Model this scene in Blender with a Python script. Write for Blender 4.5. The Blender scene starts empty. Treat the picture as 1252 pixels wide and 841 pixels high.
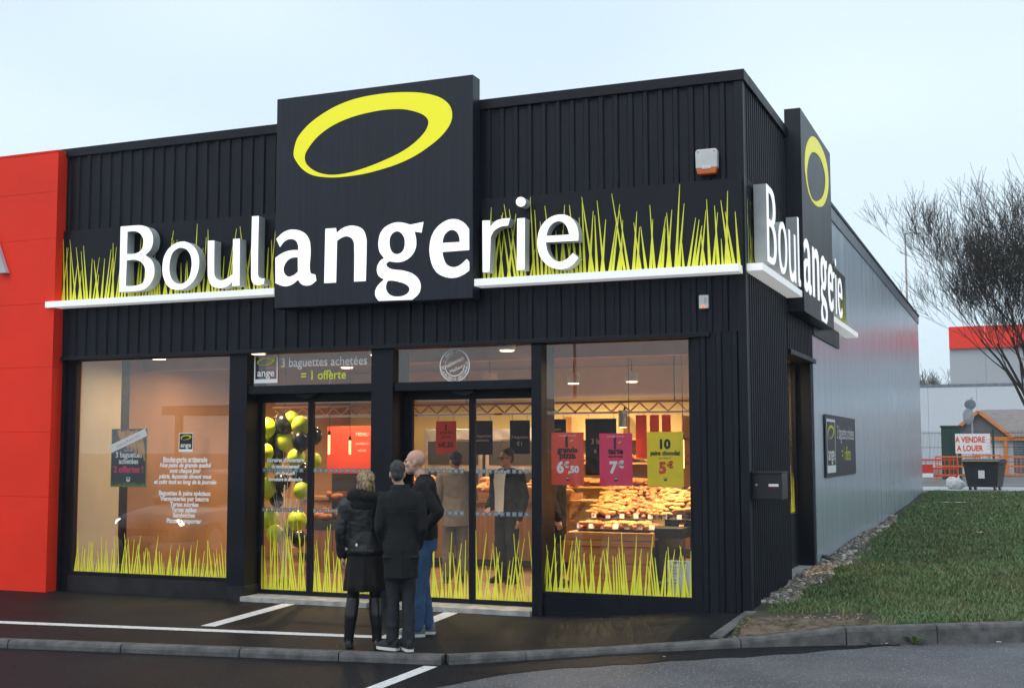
import bpy, bmesh, math, random
import numpy as np
from mathutils import Vector, Matrix

random.seed(7)
rng = np.random.default_rng(7)
R_ = math.radians
scene = bpy.context.scene
C = scene.collection

# ------------------------------------------------------------------ camera
cam_d = bpy.data.cameras.new('camera')
cam = bpy.data.objects.new('camera', cam_d)
C.objects.link(cam)
scene.camera = cam
cam_d.sensor_width = 36.0
cam_d.lens = 1513.2 / 1252 * 36
cam_d.clip_end = 3000
_yaw, _pit, _rol = -0.38963, 0.08499, -0.00181
_f = Vector((math.sin(_yaw) * math.cos(_pit), math.cos(_yaw) * math.cos(_pit), math.sin(_pit)))
_r0 = Vector((math.cos(_yaw), -math.sin(_yaw), 0))
_u0 = _r0.cross(_f)
_r = _r0 * math.cos(_rol) + _u0 * math.sin(_rol)
_u = -_r0 * math.sin(_rol) + _u0 * math.cos(_rol)
cam.matrix_world = Matrix(((_r.x, _u.x, -_f.x, 2.6134), (_r.y, _u.y, -_f.y, -12.6961), (_r.z, _u.z, -_f.z, 1.6458), (0, 0, 0, 1)))

# ------------------------------------------------------------------ world: bright overcast sky
SUN_EL, SUN_AZ = R_(52), R_(200)      # azimuth measured from +Y towards +X
world = bpy.data.worlds.new('World')
scene.world = world
world.use_nodes = True
wn, wl = world.node_tree.nodes, world.node_tree.links
bg = wn['Background']
sky = wn.new('ShaderNodeTexSky')
sky.sky_type = 'NISHITA'
sky.sun_disc = False
sky.sun_elevation = SUN_EL
sky.sun_rotation = SUN_AZ
sky.dust_density = 2.0
wmix = wn.new('ShaderNodeMix'); wmix.data_type = 'RGBA'
wmix.inputs['Factor'].default_value = 0.86
wtc = wn.new('ShaderNodeTexCoord')
wmap = wn.new('ShaderNodeMapping'); wmap.inputs['Scale'].default_value = (1.6, 1.6, 4.0)
wnoi = wn.new('ShaderNodeTexNoise'); wnoi.inputs['Scale'].default_value = 1.3; wnoi.inputs['Detail'].default_value = 1.5
wramp = wn.new('ShaderNodeValToRGB')
wramp.color_ramp.elements[0].position = 0.32; wramp.color_ramp.elements[0].color = (7.6, 9.4, 10.6, 1)
wramp.color_ramp.elements[1].position = 0.70; wramp.color_ramp.elements[1].color = (9.4, 10.9, 11.9, 1)
wl.new(wtc.outputs['Generated'], wmap.inputs['Vector'])
wl.new(wmap.outputs['Vector'], wnoi.inputs['Vector'])
wl.new(wnoi.outputs['Fac'], wramp.inputs['Fac'])
wl.new(sky.outputs['Color'], wmix.inputs['A'])
wl.new(wramp.outputs['Color'], wmix.inputs['B'])
wl.new(wmix.outputs['Result'], bg.inputs['Color'])
bg.inputs['Strength'].default_value = 0.105

sun_d = bpy.data.lights.new('sun', 'SUN')
sun_d.energy = 1.1
sun_d.angle = R_(45)
sun_d.color = (1.0, 0.95, 0.88)
sun = bpy.data.objects.new('sun', sun_d)
C.objects.link(sun)
_sd = Vector((math.sin(SUN_AZ) * math.cos(SUN_EL), math.cos(SUN_AZ) * math.cos(SUN_EL), math.sin(SUN_EL)))
sun.rotation_euler = _sd.to_track_quat('Z', 'Y').to_euler()

scene.view_settings.view_transform = 'Standard'
scene.view_settings.look = 'None'
scene.view_settings.exposure = 0.0
scene.view_settings.gamma = 1.0
scene.view_settings.use_curve_mapping = False
scene.render.engine = 'CYCLES'
scene.cycles.use_denoising = True
scene.cycles.use_adaptive_sampling = True
scene.cycles.adaptive_threshold = 0.02
scene.cycles.max_bounces = 7
scene.cycles.diffuse_bounces = 3
scene.cycles.glossy_bounces = 4
scene.cycles.transmission_bounces = 6
scene.cycles.transparent_max_bounces = 24
scene.cycles.caustics_reflective = False
scene.cycles.caustics_refractive = False
scene.cycles.sample_clamp_indirect = 6.0
scene.cycles.volume_bounces = 0

# ------------------------------------------------------------------ helpers
class MB:
    """collects geometry for ONE mesh"""
    def __init__(self):
        self.v, self.f = [], []
    def add(self, vs, fs):
        o = len(self.v)
        self.v += [tuple(p) for p in vs]
        self.f += [tuple(i + o for i in f) for f in fs]
        return self
    def box(self, x0, x1, y0, y1, z0, z1):
        return self.add([(x0, y0, z0), (x1, y0, z0), (x1, y1, z0), (x0, y1, z0), (x0, y0, z1), (x1, y0, z1), (x1, y1, z1), (x0, y1, z1)],
                        [(0, 3, 2, 1), (4, 5, 6, 7), (0, 1, 5, 4), (1, 2, 6, 5), (2, 3, 7, 6), (3, 0, 4, 7)])
    def bar(self, a, b, w, h=None, up=Vector((0, 0, 1))):
        a, b = Vector(a), Vector(b); h = h or w
        d = (b - a).normalized()
        s = d.cross(up)
        if s.length < 1e-4: s = d.cross(Vector((0, 1, 0)))
        s.normalize(); u = s.cross(d)
        P = []
        for c in (a, b):
            P += [c - s * w / 2 - u * h / 2, c + s * w / 2 - u * h / 2, c + s * w / 2 + u * h / 2, c - s * w / 2 + u * h / 2]
        return self.add(P, [(0, 1, 2, 3), (7, 6, 5, 4), (0, 4, 5, 1), (1, 5, 6, 2), (2, 6, 7, 3), (3, 7, 4, 0)])
    def tube(self, pts, rad, n=8, cap=True, squash=1.0):
        pts = [Vector(p) for p in pts]
        rs = rad if hasattr(rad, '__len__') else [rad] * len(pts)
        vs, fs = [], []
        ref = None
        for i, p in enumerate(pts):
            d = (pts[min(i + 1, len(pts) - 1)] - pts[max(i - 1, 0)])
            if d.length < 1e-9: d = Vector((0, 0, 1))
            d.normalize()
            if ref is None:
                ref = Vector((1, 0, 0)) if abs(d.x) < .8 else Vector((0, 1, 0))
            s = (ref - d * ref.dot(d)).normalized(); u = d.cross(s); ref = s
            for k in range(n):
                a = 2 * math.pi * k / n
                vs.append(p + (s * math.cos(a) + u * math.sin(a) * squash) * rs[i])
        for i in range(len(pts) - 1):
            for k in range(n):
                fs.append((i * n + k, i * n + (k + 1) % n, (i + 1) * n + (k + 1) % n, (i + 1) * n + k))
        if cap:
            fs.append(tuple(range(n - 1, -1, -1)))
            fs.append(tuple((len(pts) - 1) * n + k for k in range(n)))
        return self.add(vs, fs)
    def rings(self, secs, n=20, cap=True):
        """stacked ellipses: (cx, cy, z, rx, ry)"""
        vs, fs = [], []
        for cx, cy, z, rx, ry in secs:
            for k in range(n):
                a = 2 * math.pi * k / n
                vs.append((cx + rx * math.cos(a), cy + ry * math.sin(a), z))
        for i in range(len(secs) - 1):
            for k in range(n):
                fs.append((i * n + k, i * n + (k + 1) % n, (i + 1) * n + (k + 1) % n, (i + 1) * n + k))
        if cap:
            fs.append(tuple(range(n - 1, -1, -1)))
            fs.append(tuple((len(secs) - 1) * n + k for k in range(n)))
        return self.add(vs, fs)
    def ell(self, c, r, nu=14, nv=9, rot=None):
        vs, fs = [], []
        c = Vector(c)
        def P(a, b):
            q = Vector((r[0] * math.cos(b) * math.cos(a), r[1] * math.cos(b) * math.sin(a), r[2] * math.sin(b)))
            if rot: q = rot @ q
            return c + q
        vs.append(P(0, -math.pi / 2))
        for j in range(1, nv):
            b = -math.pi / 2 + math.pi * j / nv
            for k in range(nu): vs.append(P(2 * math.pi * k / nu, b))
        vs.append(P(0, math.pi / 2))
        for k in range(nu): fs.append((0, 1 + (k + 1) % nu, 1 + k))
        for j in range(nv - 2):
            for k in range(nu):
                a = 1 + j * nu + k; b2 = 1 + j * nu + (k + 1) % nu
                fs.append((a, b2, b2 + nu, a + nu))
        t = len(vs) - 1; o = 1 + (nv - 2) * nu
        for k in range(nu): fs.append((o + k, o + (k + 1) % nu, t))
        return self.add(vs, fs)
    def prism(self, poly, y0, y1):
        """polygon in XZ (convex) between y0 and y1"""
        n = len(poly)
        vs = [(p[0], y0, p[1]) for p in poly] + [(p[0], y1, p[1]) for p in poly]
        fs = [tuple(range(n)), tuple(range(2 * n - 1, n - 1, -1))] + [(i, (i + 1) % n + 0, (i + 1) % n + n, i + n)[::-1] for i in range(n)]
        return self.add(vs, fs)
    def mesh(self, name='mesh', smooth=False):
        m = bpy.data.meshes.new(name)
        m.from_pydata(self.v, [], self.f)
        m.update()
        if smooth: m.polygons.foreach_set('use_smooth', [True] * len(m.polygons))
        return m
    def build(self, name, mat, parent=None, smooth=False, loc=None, rz=0, bevel=0, fix=False):
        m = self.mesh(name, smooth)
        if fix or bevel:
            b = bmesh.new(); b.from_mesh(m)
            bmesh.ops.recalc_face_normals(b, faces=b.faces)
            if bevel:
                bmesh.ops.bevel(b, geom=[e for e in b.edges if len(e.link_faces) == 2 and e.calc_face_angle(0) > .6], offset=bevel, segments=2, affect='EDGES', clamp_overlap=True, profile=.6)
            b.to_mesh(m); b.free()
        return mk(name, m, mat, parent, loc, rz)

def mk(name, m, mat, parent=None, loc=None, rz=0):
    o = bpy.data.objects.new(name, m)
    C.objects.link(o)
    if mat is not None:
        if m.materials: m.materials[0] = mat
        else: m.materials.append(mat)
    if parent is not None: o.parent = parent
    if loc is not None: o.location = loc
    if rz: o.rotation_euler = (0, 0, rz)
    return o

def tag(o, label, cat, group=None, kind=None):
    o['label'] = label; o['category'] = cat
    if group: o['group'] = group
    if kind: o['kind'] = kind
    return o

def thing(name, label, cat, loc=(0, 0, 0), rz=0, group=None):
    o = bpy.data.objects.new(name, None)
    o.empty_display_size = .2
    C.objects.link(o)
    o.location = loc; o.rotation_euler = (0, 0, rz)
    return tag(o, label, cat, group)

def part_empty(name, parent):
    o = bpy.data.objects.new(name, None); C.objects.link(o); o.parent = parent
    return o

def struct(o):
    o['kind'] = 'structure'
    return o

def copy_tree(o, parent=None):
    c = o.copy(); C.objects.link(c); c.parent = parent
    for ch in list(o.children): copy_tree(ch, c)
    return c

# ------------------------------------------------------------------ materials
def mat(name, col, rough=.6, metal=0., var=.0, vscale=6., bump=0., bscale=40., col2=None, stretch=(1, 1, 1), emit=0., ecol=None, spec=.5, detail=5., coat=0., lo=.35, hi=.65):
    m = bpy.data.materials.new(name); m.use_nodes = True
    n, l = m.node_tree.nodes, m.node_tree.links
    b = n['Principled BSDF']
    b.inputs['Roughness'].default_value = rough
    b.inputs['Metallic'].default_value = metal
    b.inputs['Specular IOR Level'].default_value = spec
    b.inputs['Coat Weight'].default_value = coat
    b.inputs['Base Color'].default_value = (*col, 1)
    tc = mp = None
    if var or col2 or bump:
        tc = n.new('ShaderNodeTexCoord'); mp = n.new('ShaderNodeMapping')
        mp.inputs['Scale'].default_value = stretch
        l.new(tc.outputs['Object'], mp.inputs['Vector'])
    if var or col2:
        t = n.new('ShaderNodeTexNoise'); t.inputs['Scale'].default_value = vscale; t.inputs['Detail'].default_value = detail
        l.new(mp.outputs['Vector'], t.inputs['Vector'])
        r = n.new('ShaderNodeValToRGB')
        a = col if not col2 else col
        c2 = col2 if col2 else tuple(min(1, c * (1 + var)) for c in col)
        c1 = col if col2 else tuple(c * (1 - var) for c in col)
        r.color_ramp.elements[0].position = lo; r.color_ramp.elements[0].color = (*c1, 1)
        r.color_ramp.elements[1].position = hi; r.color_ramp.elements[1].color = (*c2, 1)
        l.new(t.outputs['Fac'], r.inputs['Fac']); l.new(r.outputs['Color'], b.inputs['Base Color'])
        rm = n.new('ShaderNodeMapRange'); rm.inputs['To Min'].default_value = max(.03, rough - .1); rm.inputs['To Max'].default_value = min(1, rough + .12)
        l.new(t.outputs['Fac'], rm.inputs['Value']); l.new(rm.outputs['Result'], b.inputs['Roughness'])
    if bump:
        t2 = n.new('ShaderNodeTexNoise'); t2.inputs['Scale'].default_value = bscale; t2.inputs['Detail'].default_value = 4
        l.new(mp.outputs['Vector'], t2.inputs['Vector'])
        bp = n.new('ShaderNodeBump'); bp.inputs['Strength'].default_value = bump; bp.inputs['Distance'].default_value = .02
        l.new(t2.outputs['Fac'], bp.inputs['Height']); l.new(bp.outputs['Normal'], b.inputs['Normal'])
    if emit:
        b.inputs['Emission Color'].default_value = (*(ecol or col), 1)
        b.inputs['Emission Strength'].default_value = emit
    return m

def glass_mat(name, tint=(1, 1, 1), rough=.0, ior=1.5, boost=1.0):
    m = bpy.data.materials.new(name); m.use_nodes = True
    n, l = m.node_tree.nodes, m.node_tree.links
    n.remove(n['Principled BSDF'])
    out = n['Material Output']
    tr = n.new('ShaderNodeBsdfTransparent'); tr.inputs['Color'].default_value = (*tint, 1)
    gl = n.new('ShaderNodeBsdfGlossy'); gl.inputs['Roughness'].default_value = rough; gl.inputs['Color'].default_value = (1, 1, 1, 1)
    fr = n.new('ShaderNodeFresnel'); fr.inputs['IOR'].default_value = ior
    mu = n.new('ShaderNodeMath'); mu.operation = 'MULTIPLY'; mu.inputs[1].default_value = boost
    mx = n.new('ShaderNodeMixShader')
    ge = n.new('ShaderNodeNewGeometry'); nb = n.new('ShaderNodeMath'); nb.operation = 'SUBTRACT'; nb.inputs[0].default_value = 1.0
    m3 = n.new('ShaderNodeMath'); m3.operation = 'MULTIPLY'; m3.use_clamp = True
    l.new(ge.outputs['Backfacing'], nb.inputs[1])      # one reflection per pane, at the face the light enters
    l.new(fr.outputs['Fac'], mu.inputs[0]); l.new(mu.outputs[0], m3.inputs[0]); l.new(nb.outputs[0], m3.inputs[1]); l.new(m3.outputs[0], mx.inputs['Fac'])
    l.new(tr.outputs[0], mx.inputs[1]); l.new(gl.outputs[0], mx.inputs[2]); l.new(mx.outputs[0], out.inputs['Surface'])
    return m

M = {}
M['cladding'] = mat('black_cladding', (.0040, .0058, .0120), .50, 0, spec=.28, var=.35, vscale=2.2, stretch=(3, 3, .35), bump=.05, bscale=60)
M['frame'] = mat('black_frame', (.0038, .0054, .0110), .46, 0, spec=.28, var=.3, vscale=3, stretch=(2, 2, .6), bump=.03, bscale=90)
M['frame_brown'] = mat('frame_kick', (.014, .013, .015), .38, 0, var=.5, vscale=4)
M['panel'] = mat('charcoal_panel', (.0135, .0148, .026), .40, 0, spec=.32, var=.22, vscale=3.2, stretch=(7, 7, .22), bump=.02, bscale=30)
M['lit_white'] = mat('lit_white_acrylic', (.85, .85, .85), .4, emit=.62, ecol=(1, 1, 1))
M['return'] = mat('letter_return', (.50, .52, .54), .45, var=.12, vscale=3)
M['lit_yellow'] = mat('lit_yellow_vinyl', (.88, .82, .01), .4, emit=.28, ecol=(1, .93, .02))
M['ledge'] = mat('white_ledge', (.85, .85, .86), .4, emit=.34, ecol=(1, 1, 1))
M['grassp'] = mat('grass_print', (.78, .80, .04), .5, col2=(.90, .88, .06), vscale=9, var=.1)
M['red'] = mat('red_panel', (.92, .040, .018), .45, 0, spec=.18, var=.06, vscale=.9, bump=.02, bscale=20)
M['redside'] = M['red']
M['grey'] = mat('grey_cladding', (.56, .63, .71), .21, .42, var=.03, vscale=1.2, stretch=(5, 5, .25), bump=.012, bscale=8)
M['greytrim'] = mat('grey_trim', (.20, .22, .27), .35, .5, var=.2, vscale=4)
M['concrete'] = mat('kerb_concrete', (.105, .102, .102), .85, var=.35, vscale=9, bump=.5, bscale=120)
M['sill'] = mat('sill_concrete', (.38, .37, .36), .85, var=.25, vscale=8, bump=.4, bscale=90)
M['white_line'] = mat('road_paint', (.34, .34, .34), .7, col2=(.72, .72, .72), vscale=22, bump=.4, bscale=160, lo=.30, hi=.44, detail=8)
M['glass'] = glass_mat('window_glass', (.95, .955, .95), 0, 1.52, 2.3)
M['caseglass'] = glass_mat('case_glass', (.98, .985, .98), .0, 1.4, 1.2)
M['white'] = mat('white_print', (.80, .80, .80), .6)
M['whitel'] = mat('white_vinyl', (.82, .82, .82), .5)
M['black'] = mat('black_print', (.014, .015, .018), .45)
M['white_plastic'] = mat('white_plastic', (.62, .62, .60), .4, var=.06, vscale=9)
M['orange_lens'] = mat('orange_lens', (.62, .11, .008), .2, var=.1)
M['steel'] = mat('steel', (.42, .43, .45), .35, .9, var=.15)
M['darksteel'] = mat('dark_steel', (.05, .05, .055), .4, .7, var=.2)
M['soil'] = mat('soil', (.060, .042, .028), .95, col2=(.17, .125, .085), vscale=9, bump=1., bscale=28, detail=9)
M['stone'] = mat('stones', (.15, .125, .10), .85, col2=(.42, .38, .33), vscale=6, bump=.4, bscale=60)
M['brown_wall'] = mat('brown_wall', (.33, .185, .105), .75, var=.08, vscale=2, bump=.05, bscale=50)
M['cream'] = mat('cream_plaster', (.66, .60, .49), .8, var=.06, vscale=2)
M['yellow_wall'] = mat('pale_yellow_wall', (.62, .50, .22), .7, var=.08, vscale=2)
M['wood'] = mat('wood_front', (.47, .235, .085), .5, col2=(.36, .165, .055), vscale=3.2, stretch=(.6, 8, 8), bump=.08, bscale=20)
M['wood_v'] = mat('wood_vertical', (.50, .26, .11), .5, col2=(.36, .17, .06), vscale=3, stretch=(8, 8, .5), bump=.08, bscale=20)
M['floor'] = mat('shop_floor', (.24, .15, .09), .35, col2=(.17, .10, .055), vscale=2.5, stretch=(1, 5, 1))
M['ceiling'] = mat('shop_ceiling', (.16, .10, .07), .8, var=.1, vscale=2)
M['dark_shelf'] = mat('dark_shelf', (.035, .035, .038), .45, var=.2)
M['warm_lamp'] = mat('warm_lamp', (1, .7, .35), .5, emit=7, ecol=(1, .50, .12))
M['warm_bulb'] = mat('warm_bulb', (1, .85, .6), .5, emit=6, ecol=(1, .75, .42))

def asphalt(name, dark, light, chip, chip_amt, rough, scale=130):
    m = bpy.data.materials.new(name); m.use_nodes = True
    n, l = m.node_tree.nodes, m.node_tree.links
    b = n['Principled BSDF']; b.inputs['Specular IOR Level'].default_value = .14
    tc = n.new('ShaderNodeTexCoord')
    big = n.new('ShaderNodeTexNoise'); big.inputs['Scale'].default_value = 1.1; big.inputs['Detail'].default_value = 6
    l.new(tc.outputs['Object'], big.inputs['Vector'])
    r = n.new('ShaderNodeValToRGB')
    r.color_ramp.elements[0].position = .35; r.color_ramp.elements[0].color = (*dark, 1)
    r.color_ramp.elements[1].position = .68; r.color_ramp.elements[1].color = (*light, 1)
    l.new(big.outputs['Fac'], r.inputs['Fac'])
    vo = n.new('ShaderNodeTexVoronoi'); vo.inputs['Scale'].default_value = scale
    l.new(tc.outputs['Object'], vo.inputs['Vector'])
    sp = n.new('ShaderNodeSeparateColor'); l.new(vo.outputs['Color'], sp.inputs[0])
    cmp_ = n.new('ShaderNodeMath'); cmp_.operation = 'GREATER_THAN'; cmp_.inputs[1].default_value = 1 - chip_amt
    l.new(sp.outputs[0], cmp_.inputs[0])
    near = n.new('ShaderNodeMath'); near.operation = 'LESS_THAN'; near.inputs[1].default_value = .45
    l.new(vo.outputs['Distance'], near.inputs[0])
    mu = n.new('ShaderNodeMath'); mu.operation = 'MULTIPLY'
    l.new(cmp_.outputs[0], mu.inputs[0]); l.new(near.outputs[0], mu.inputs[1])
    mx = n.new('ShaderNodeMix'); mx.data_type = 'RGBA'
    l.new(mu.outputs[0], mx.inputs['Factor']); l.new(r.outputs['Color'], mx.inputs['A']); mx.inputs['B'].default_value = (*chip, 1)
    fine = n.new('ShaderNodeTexNoise'); fine.inputs['Scale'].default_value = 220; fine.inputs['Detail'].default_value = 3
    l.new(tc.outputs['Object'], fine.inputs['Vector'])
    fm = n.new('ShaderNodeMapRange'); fm.inputs['To Min'].default_value = .55; fm.inputs['To Max'].default_value = 1.45
    l.new(fine.outputs['Fac'], fm.inputs['Value'])
    m2 = n.new('ShaderNodeMix'); m2.data_type = 'RGBA'; m2.blend_type = 'MULTIPLY'; m2.inputs['Factor'].default_value = 1
    l.new(mx.outputs['Result'], m2.inputs['A']); l.new(fm.outputs['Result'], m2.inputs['B'])
    l.new(m2.outputs['Result'], b.inputs['Base Color'])
    bp = n.new('ShaderNodeBump'); bp.inputs['Strength'].default_value = .55; bp.inputs['Distance'].default_value = .008
    l.new(vo.outputs['Distance'], bp.inputs['Height']); l.new(bp.outputs['Normal'], b.inputs['Normal'])
    rr = n.new('ShaderNodeMapRange'); rr.inputs['To Min'].default_value = rough - .12; rr.inputs['To Max'].default_value = rough + .12
    l.new(big.outputs['Fac'], rr.inputs['Value']); l.new(rr.outputs['Result'], b.inputs['Roughness'])
    return m
M['road'] = asphalt('old_asphalt', (.085, .085, .094), (.135, .135, .146), (.33, .325, .32), .13, .62, 75)
M['fresh'] = asphalt('fresh_asphalt', (.0058, .0064, .0092), (.0135, .0145, .0185), (.16, .16, .16), .012, .58, 90)
M['lot'] = asphalt('back_lot_asphalt', (.14, .14, .15), (.20, .20, .21), (.3, .3, .3), .03, .75, 40)
M['bank'] = mat('bank_soil', (.030, .040, .014), .95, col2=(.055, .048, .026), vscale=1.6, bump=.6, bscale=30)

def sm(t):
    t = max(0., min(1., t)); return t * t * (3 - 2 * t)
def z_road(x): return -.242 + .082 * sm((x + 2.4) / 3.2)
def z_pave(x, y): return -.152 + .150 * sm((x + 2.3) / 2.35) * (1 - .55 * max(0., min(1., -y / 1.25)))
def z_bank(x, y):
    return .012 + .0160 * min(y, 24) - .06 * sm(-y / 1.2) + .03 * math.sin(x * 1.3 + y * .35) * sm(y / 3) + .02 * math.sin(y * .9 - x * .7) * sm(y / 3)

KERB = [(-14, -4.45), (-6.46, -3.25), (-4.09, -2.87), (-2.19, -2.56), (-1.62, -2.14), (-.98, -1.71), (.11, -1.13), (.99, -.67), (2.53, .16), (6.5, 2.3), (13, 5.6)]   # back edge of kerb top
KZ = [-.165, -.165, -.163, -.160, -.158, -.15, -.088, .0, .022, .03, .03]
def kerb_at(x):
    for i in range(len(KERB) - 1):
        if KERB[i][0] <= x <= KERB[i + 1][0]:
            t = (x - KERB[i][0]) / (KERB[i + 1][0] - KERB[i][0])
            return KERB[i][1] * (1 - t) + KERB[i + 1][1] * t, KZ[i] * (1 - t) + KZ[i + 1] * t
    return (KERB[0][1], KZ[0]) if x < KERB[0][0] else (KERB[-1][1], KZ[-1])

# --- ground sheet to the horizon, front road, pavement, bank, back lot
g = MB()
g.add([(-600, -600, -.42), (600, -600, -.42), (600, 600, -.42), (-600, 600, -.42)], [(0, 1, 2, 3)])
struct(g.build('ground', M['lot']))
xs = [-160, -40, -14] + [x * .4 for x in range(-32, 36)] + [14, 40, 160]
g = MB(); vs = []
for x in xs:
    ky, kz = kerb_at(x)
    vs += [(x, -120, z_road(x)), (x, -12, z_road(x)), (x, ky - .02, z_road(x))]
for i in range(len(xs) - 1):
    for k in range(2): g.f.append((i * 3 + k, (i + 1) * 3 + k, (i + 1) * 3 + k + 1, i * 3 + k + 1))
g.v = vs
struct(g.build('road', M['road'], smooth=True))
# darker resurfaced strip along the kerb, with a ragged front edge
g = MB(); xs2 = [-14 + .11 * k for k in range(142)]
for i, x in enumerate(xs2):
    ky, kz = kerb_at(x)
    if x > .3: w = max(.02, (1.62 - x) * .42)
    elif x > -1.2: w = .70 - .15 * (x + 1.2) / 1.5
    else: w = .70 + 1.6 * sm((-1.2 - x) / 1.4)
    w += .03 * math.sin(i * 1.7) + .02 * math.sin(i * .53)
    g.v += [(x, ky - .03, z_road(x) + .004), (x, ky - .16 - max(.01, w), z_road(x) + .004)]
for i in range(len(xs2) - 1):
    g.f.append((i * 2, i * 2 + 1, i * 2 + 3, i * 2 + 2))
struct(g.build('road_resurfaced_strip', M['fresh'], smooth=True))
# pavement in front of the shop
g = MB(); px = [-14 + .25 * k for k in range(57)] + [.03]
NY = 8
for x in px:
    ky, kz = kerb_at(min(x, .03))
    y1 = .02 if x < .02 else -.02
    for j in range(NY + 1):
        t = j / NY; y = ky * (1 - t) + .6 * t
        edge = sm(t / .12)
        g.v.append((x, y, (kz - .006) * (1 - edge) + z_pave(x, min(0, y)) * edge))
for i in range(len(px) - 1):
    for j in range(NY):
        a = i * (NY + 1) + j; g.f.append((a, a + NY + 1, a + NY + 2, a + 1))
struct(g.build('pavement', M['fresh'], smooth=True))
# kerb stones
kerb = bpy.data.objects.new('kerb', None); C.objects.link(kerb); struct(kerb)
dense = []
for i in range(len(KERB) - 1):
    a, b = Vector((*KERB[i], KZ[i])), Vector((*KERB[i + 1], KZ[i + 1]))
    n_ = max(1, round((b - a).length / 1.0))
    for k in range(n_): dense.append((a.lerp(b, k / n_), a.lerp(b, (k + 1) / n_)))
for a, b in dense:
    d = (b - a); L = d.length; d.normalize()
    nrm = Vector((d.y, -d.x, 0)).normalized()
    gap = .006
    a2, b2 = a + d * gap, b - d * gap
    W = .135
    prof = [(0, -.30), (0, 0), (W - .035, 0.002), (W - .012, -.008), (W, -.035), (W + .012, -.30)]
    g = MB()
    for c_ in (a2, b2):
        for o_, z in prof: g.v.append(tuple(c_ + nrm * o_ + Vector((0, 0, z))))
    n_ = len(prof)
    for k in range(n_): g.f.append((k, (k + 1) % n_, n_ + (k + 1) % n_, n_ + k))
    g.f += [tuple(range(n_ - 1, -1, -1)), tuple(range(n_, 2 * n_))]
    g.build('kerb_stone', M['concrete'], kerb, fix=True)
# edging stone between pavement and bank
g = MB()
A, B = Vector((.015, -.02, .012)), Vector((-.075, -1.18, -.080))
prof = [(-.06, -.2), (-.06, 0), (-.05, .006), (.05, .006), (.06, 0), (.06, -.2)]
for c_ in (A, B):
    for o_, z in prof: g.v.append((c_.x + o_, c_.y, c_.z + z))
for k in range(6): g.f.append((k, (k + 1) % 6, 6 + (k + 1) % 6, 6 + k))
g.f += [(5, 4, 3, 2, 1, 0), (6, 7, 8, 9, 10, 11)]
o = g.build('edging_stone', M['concrete'], kerb, fix=True)

# painted lines on pavement / road
def stripe(name, a, b, w, zf, label):
    a, b = Vector(a), Vector(b); d = (b - a).normalized(); s = Vector((-d.y, d.x)) * w / 2
    n_ = max(2, int((b - a).length / .15)); g = MB()
    for k in range(n_ + 1):
        p = a.lerp(b, k / n_)
        j = .004 * math.sin(k * 2.1)
        for q in (p - s * (1 + j), p + s * (1 - j)): g.v.append((q.x, q.y, zf(q.x, q.y) + .005))
    for k in range(n_): g.f.append((k * 2, k * 2 + 2, k * 2 + 3, k * 2 + 1))
    o = g.build(name, M['white_line'], smooth=True); struct(o); return o
stripe('painted_line', (-13, -3.28), (-2.95, -1.95), .16, z_pave, '')
stripe('painted_line', (-5.16, -1.98), (-5.39, -.10), .17, z_pave, '')
stripe('painted_line', (-3.10, -1.88), (-3.29, -.10), .17, z_pave, '')
stripe('painted_line', (-2.17, -5.5), (-2.22, -2.80), .13, lambda x, y: z_road(x) + .004, '')

# grass bank
g = MB(); bx = [0 + .3 * k for k in range(20)] + [7, 9, 13]
def bank_y0(x): return kerb_at(x)[0] + .0
NB = 40
for x in bx:
    y0 = bank_y0(x)
    for j in range(NB + 1):
        t = (j / NB) ** 1.3; y = y0 * (1 - t) + 26.5 * t
        z = z_bank(x, y)
        e = sm((y - y0) / .35)
        g.v.append((x, y, (kerb_at(x)[1] - .015) * (1 - e) + z * e))
for i in range(len(bx) - 1):
    for j in range(NB):
        a = i * (NB + 1) + j; g.f.append((a, a + NB + 1, a + NB + 2, a + 1))
struct(g.build('grass_bank', M['bank'], smooth=True))
def bank_z(x, y):
    y0 = bank_y0(x); e = sm((y - y0) / .35)
    return (kerb_at(x)[1] - .015) * (1 - e) + z_bank(x, y) * e
# back lot
g = MB(); g.add([(-60, 25.2, .385), (80, 25.2, .385), (80, 140, .385), (-60, 140, .385)], [(0, 1, 2, 3)])
struct(g.build('back_lot', M['lot']))
g = MB(); g.add([(-2.5, 26.9, .392), (4.5, 27.3, .392), (4.5, 31.5, .392), (-2.5, 30.8, .392)], [(0, 1, 2, 3)])
struct(g.build('concrete_slab', mat('pale_slab', (.42, .42, .43), .8, var=.15)))

# ------------------------------------------------------------------ the bakery building
bld = thing('bakery_building', 'black ribbed metal bakery with lit shop windows on the corner', 'building')
H = 5.615
def cladding(name, u0, u1, z0, z1, pitch, depth, parent, matl, rz, loc, ncut=6, flat0=0.):
    """trapezoid ribbed sheets, each ncut ribs wide; local x along wall, outward = -y"""
    u = u0; idx = 0
    while u < u1 - 1e-3:
        ue = min(u + ncut * pitch, u1)
        g = MB(); P = []
        x = u
        while x < ue - 1e-4:
            w = pitch
            for fx, dy in ((0, 0), (.50, 0), (.58, -1), (.86, -1), (.94, 0)):
                xx = x + fx * w
                if xx <= ue: P.append((xx, dy * depth))
            x += w
        P.append((ue, 0))
        for xx, yy in P: g.v += [(xx, yy, z0), (xx, yy, z1)]
        for k in range(len(P) - 1): g.f.append((k * 2, k * 2 + 2, k * 2 + 3, k * 2 + 1))
        # thickness at back
        o0 = len(g.v); g.v += [(u, .03, z0), (u, .03, z1), (ue, .03, z0), (ue, .03, z1)]
        g.f.append((o0, o0 + 1, o0 + 3, o0 + 2))
        g.build(name, matl, parent, loc=loc, rz=rz); u = ue; idx += 1
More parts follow.
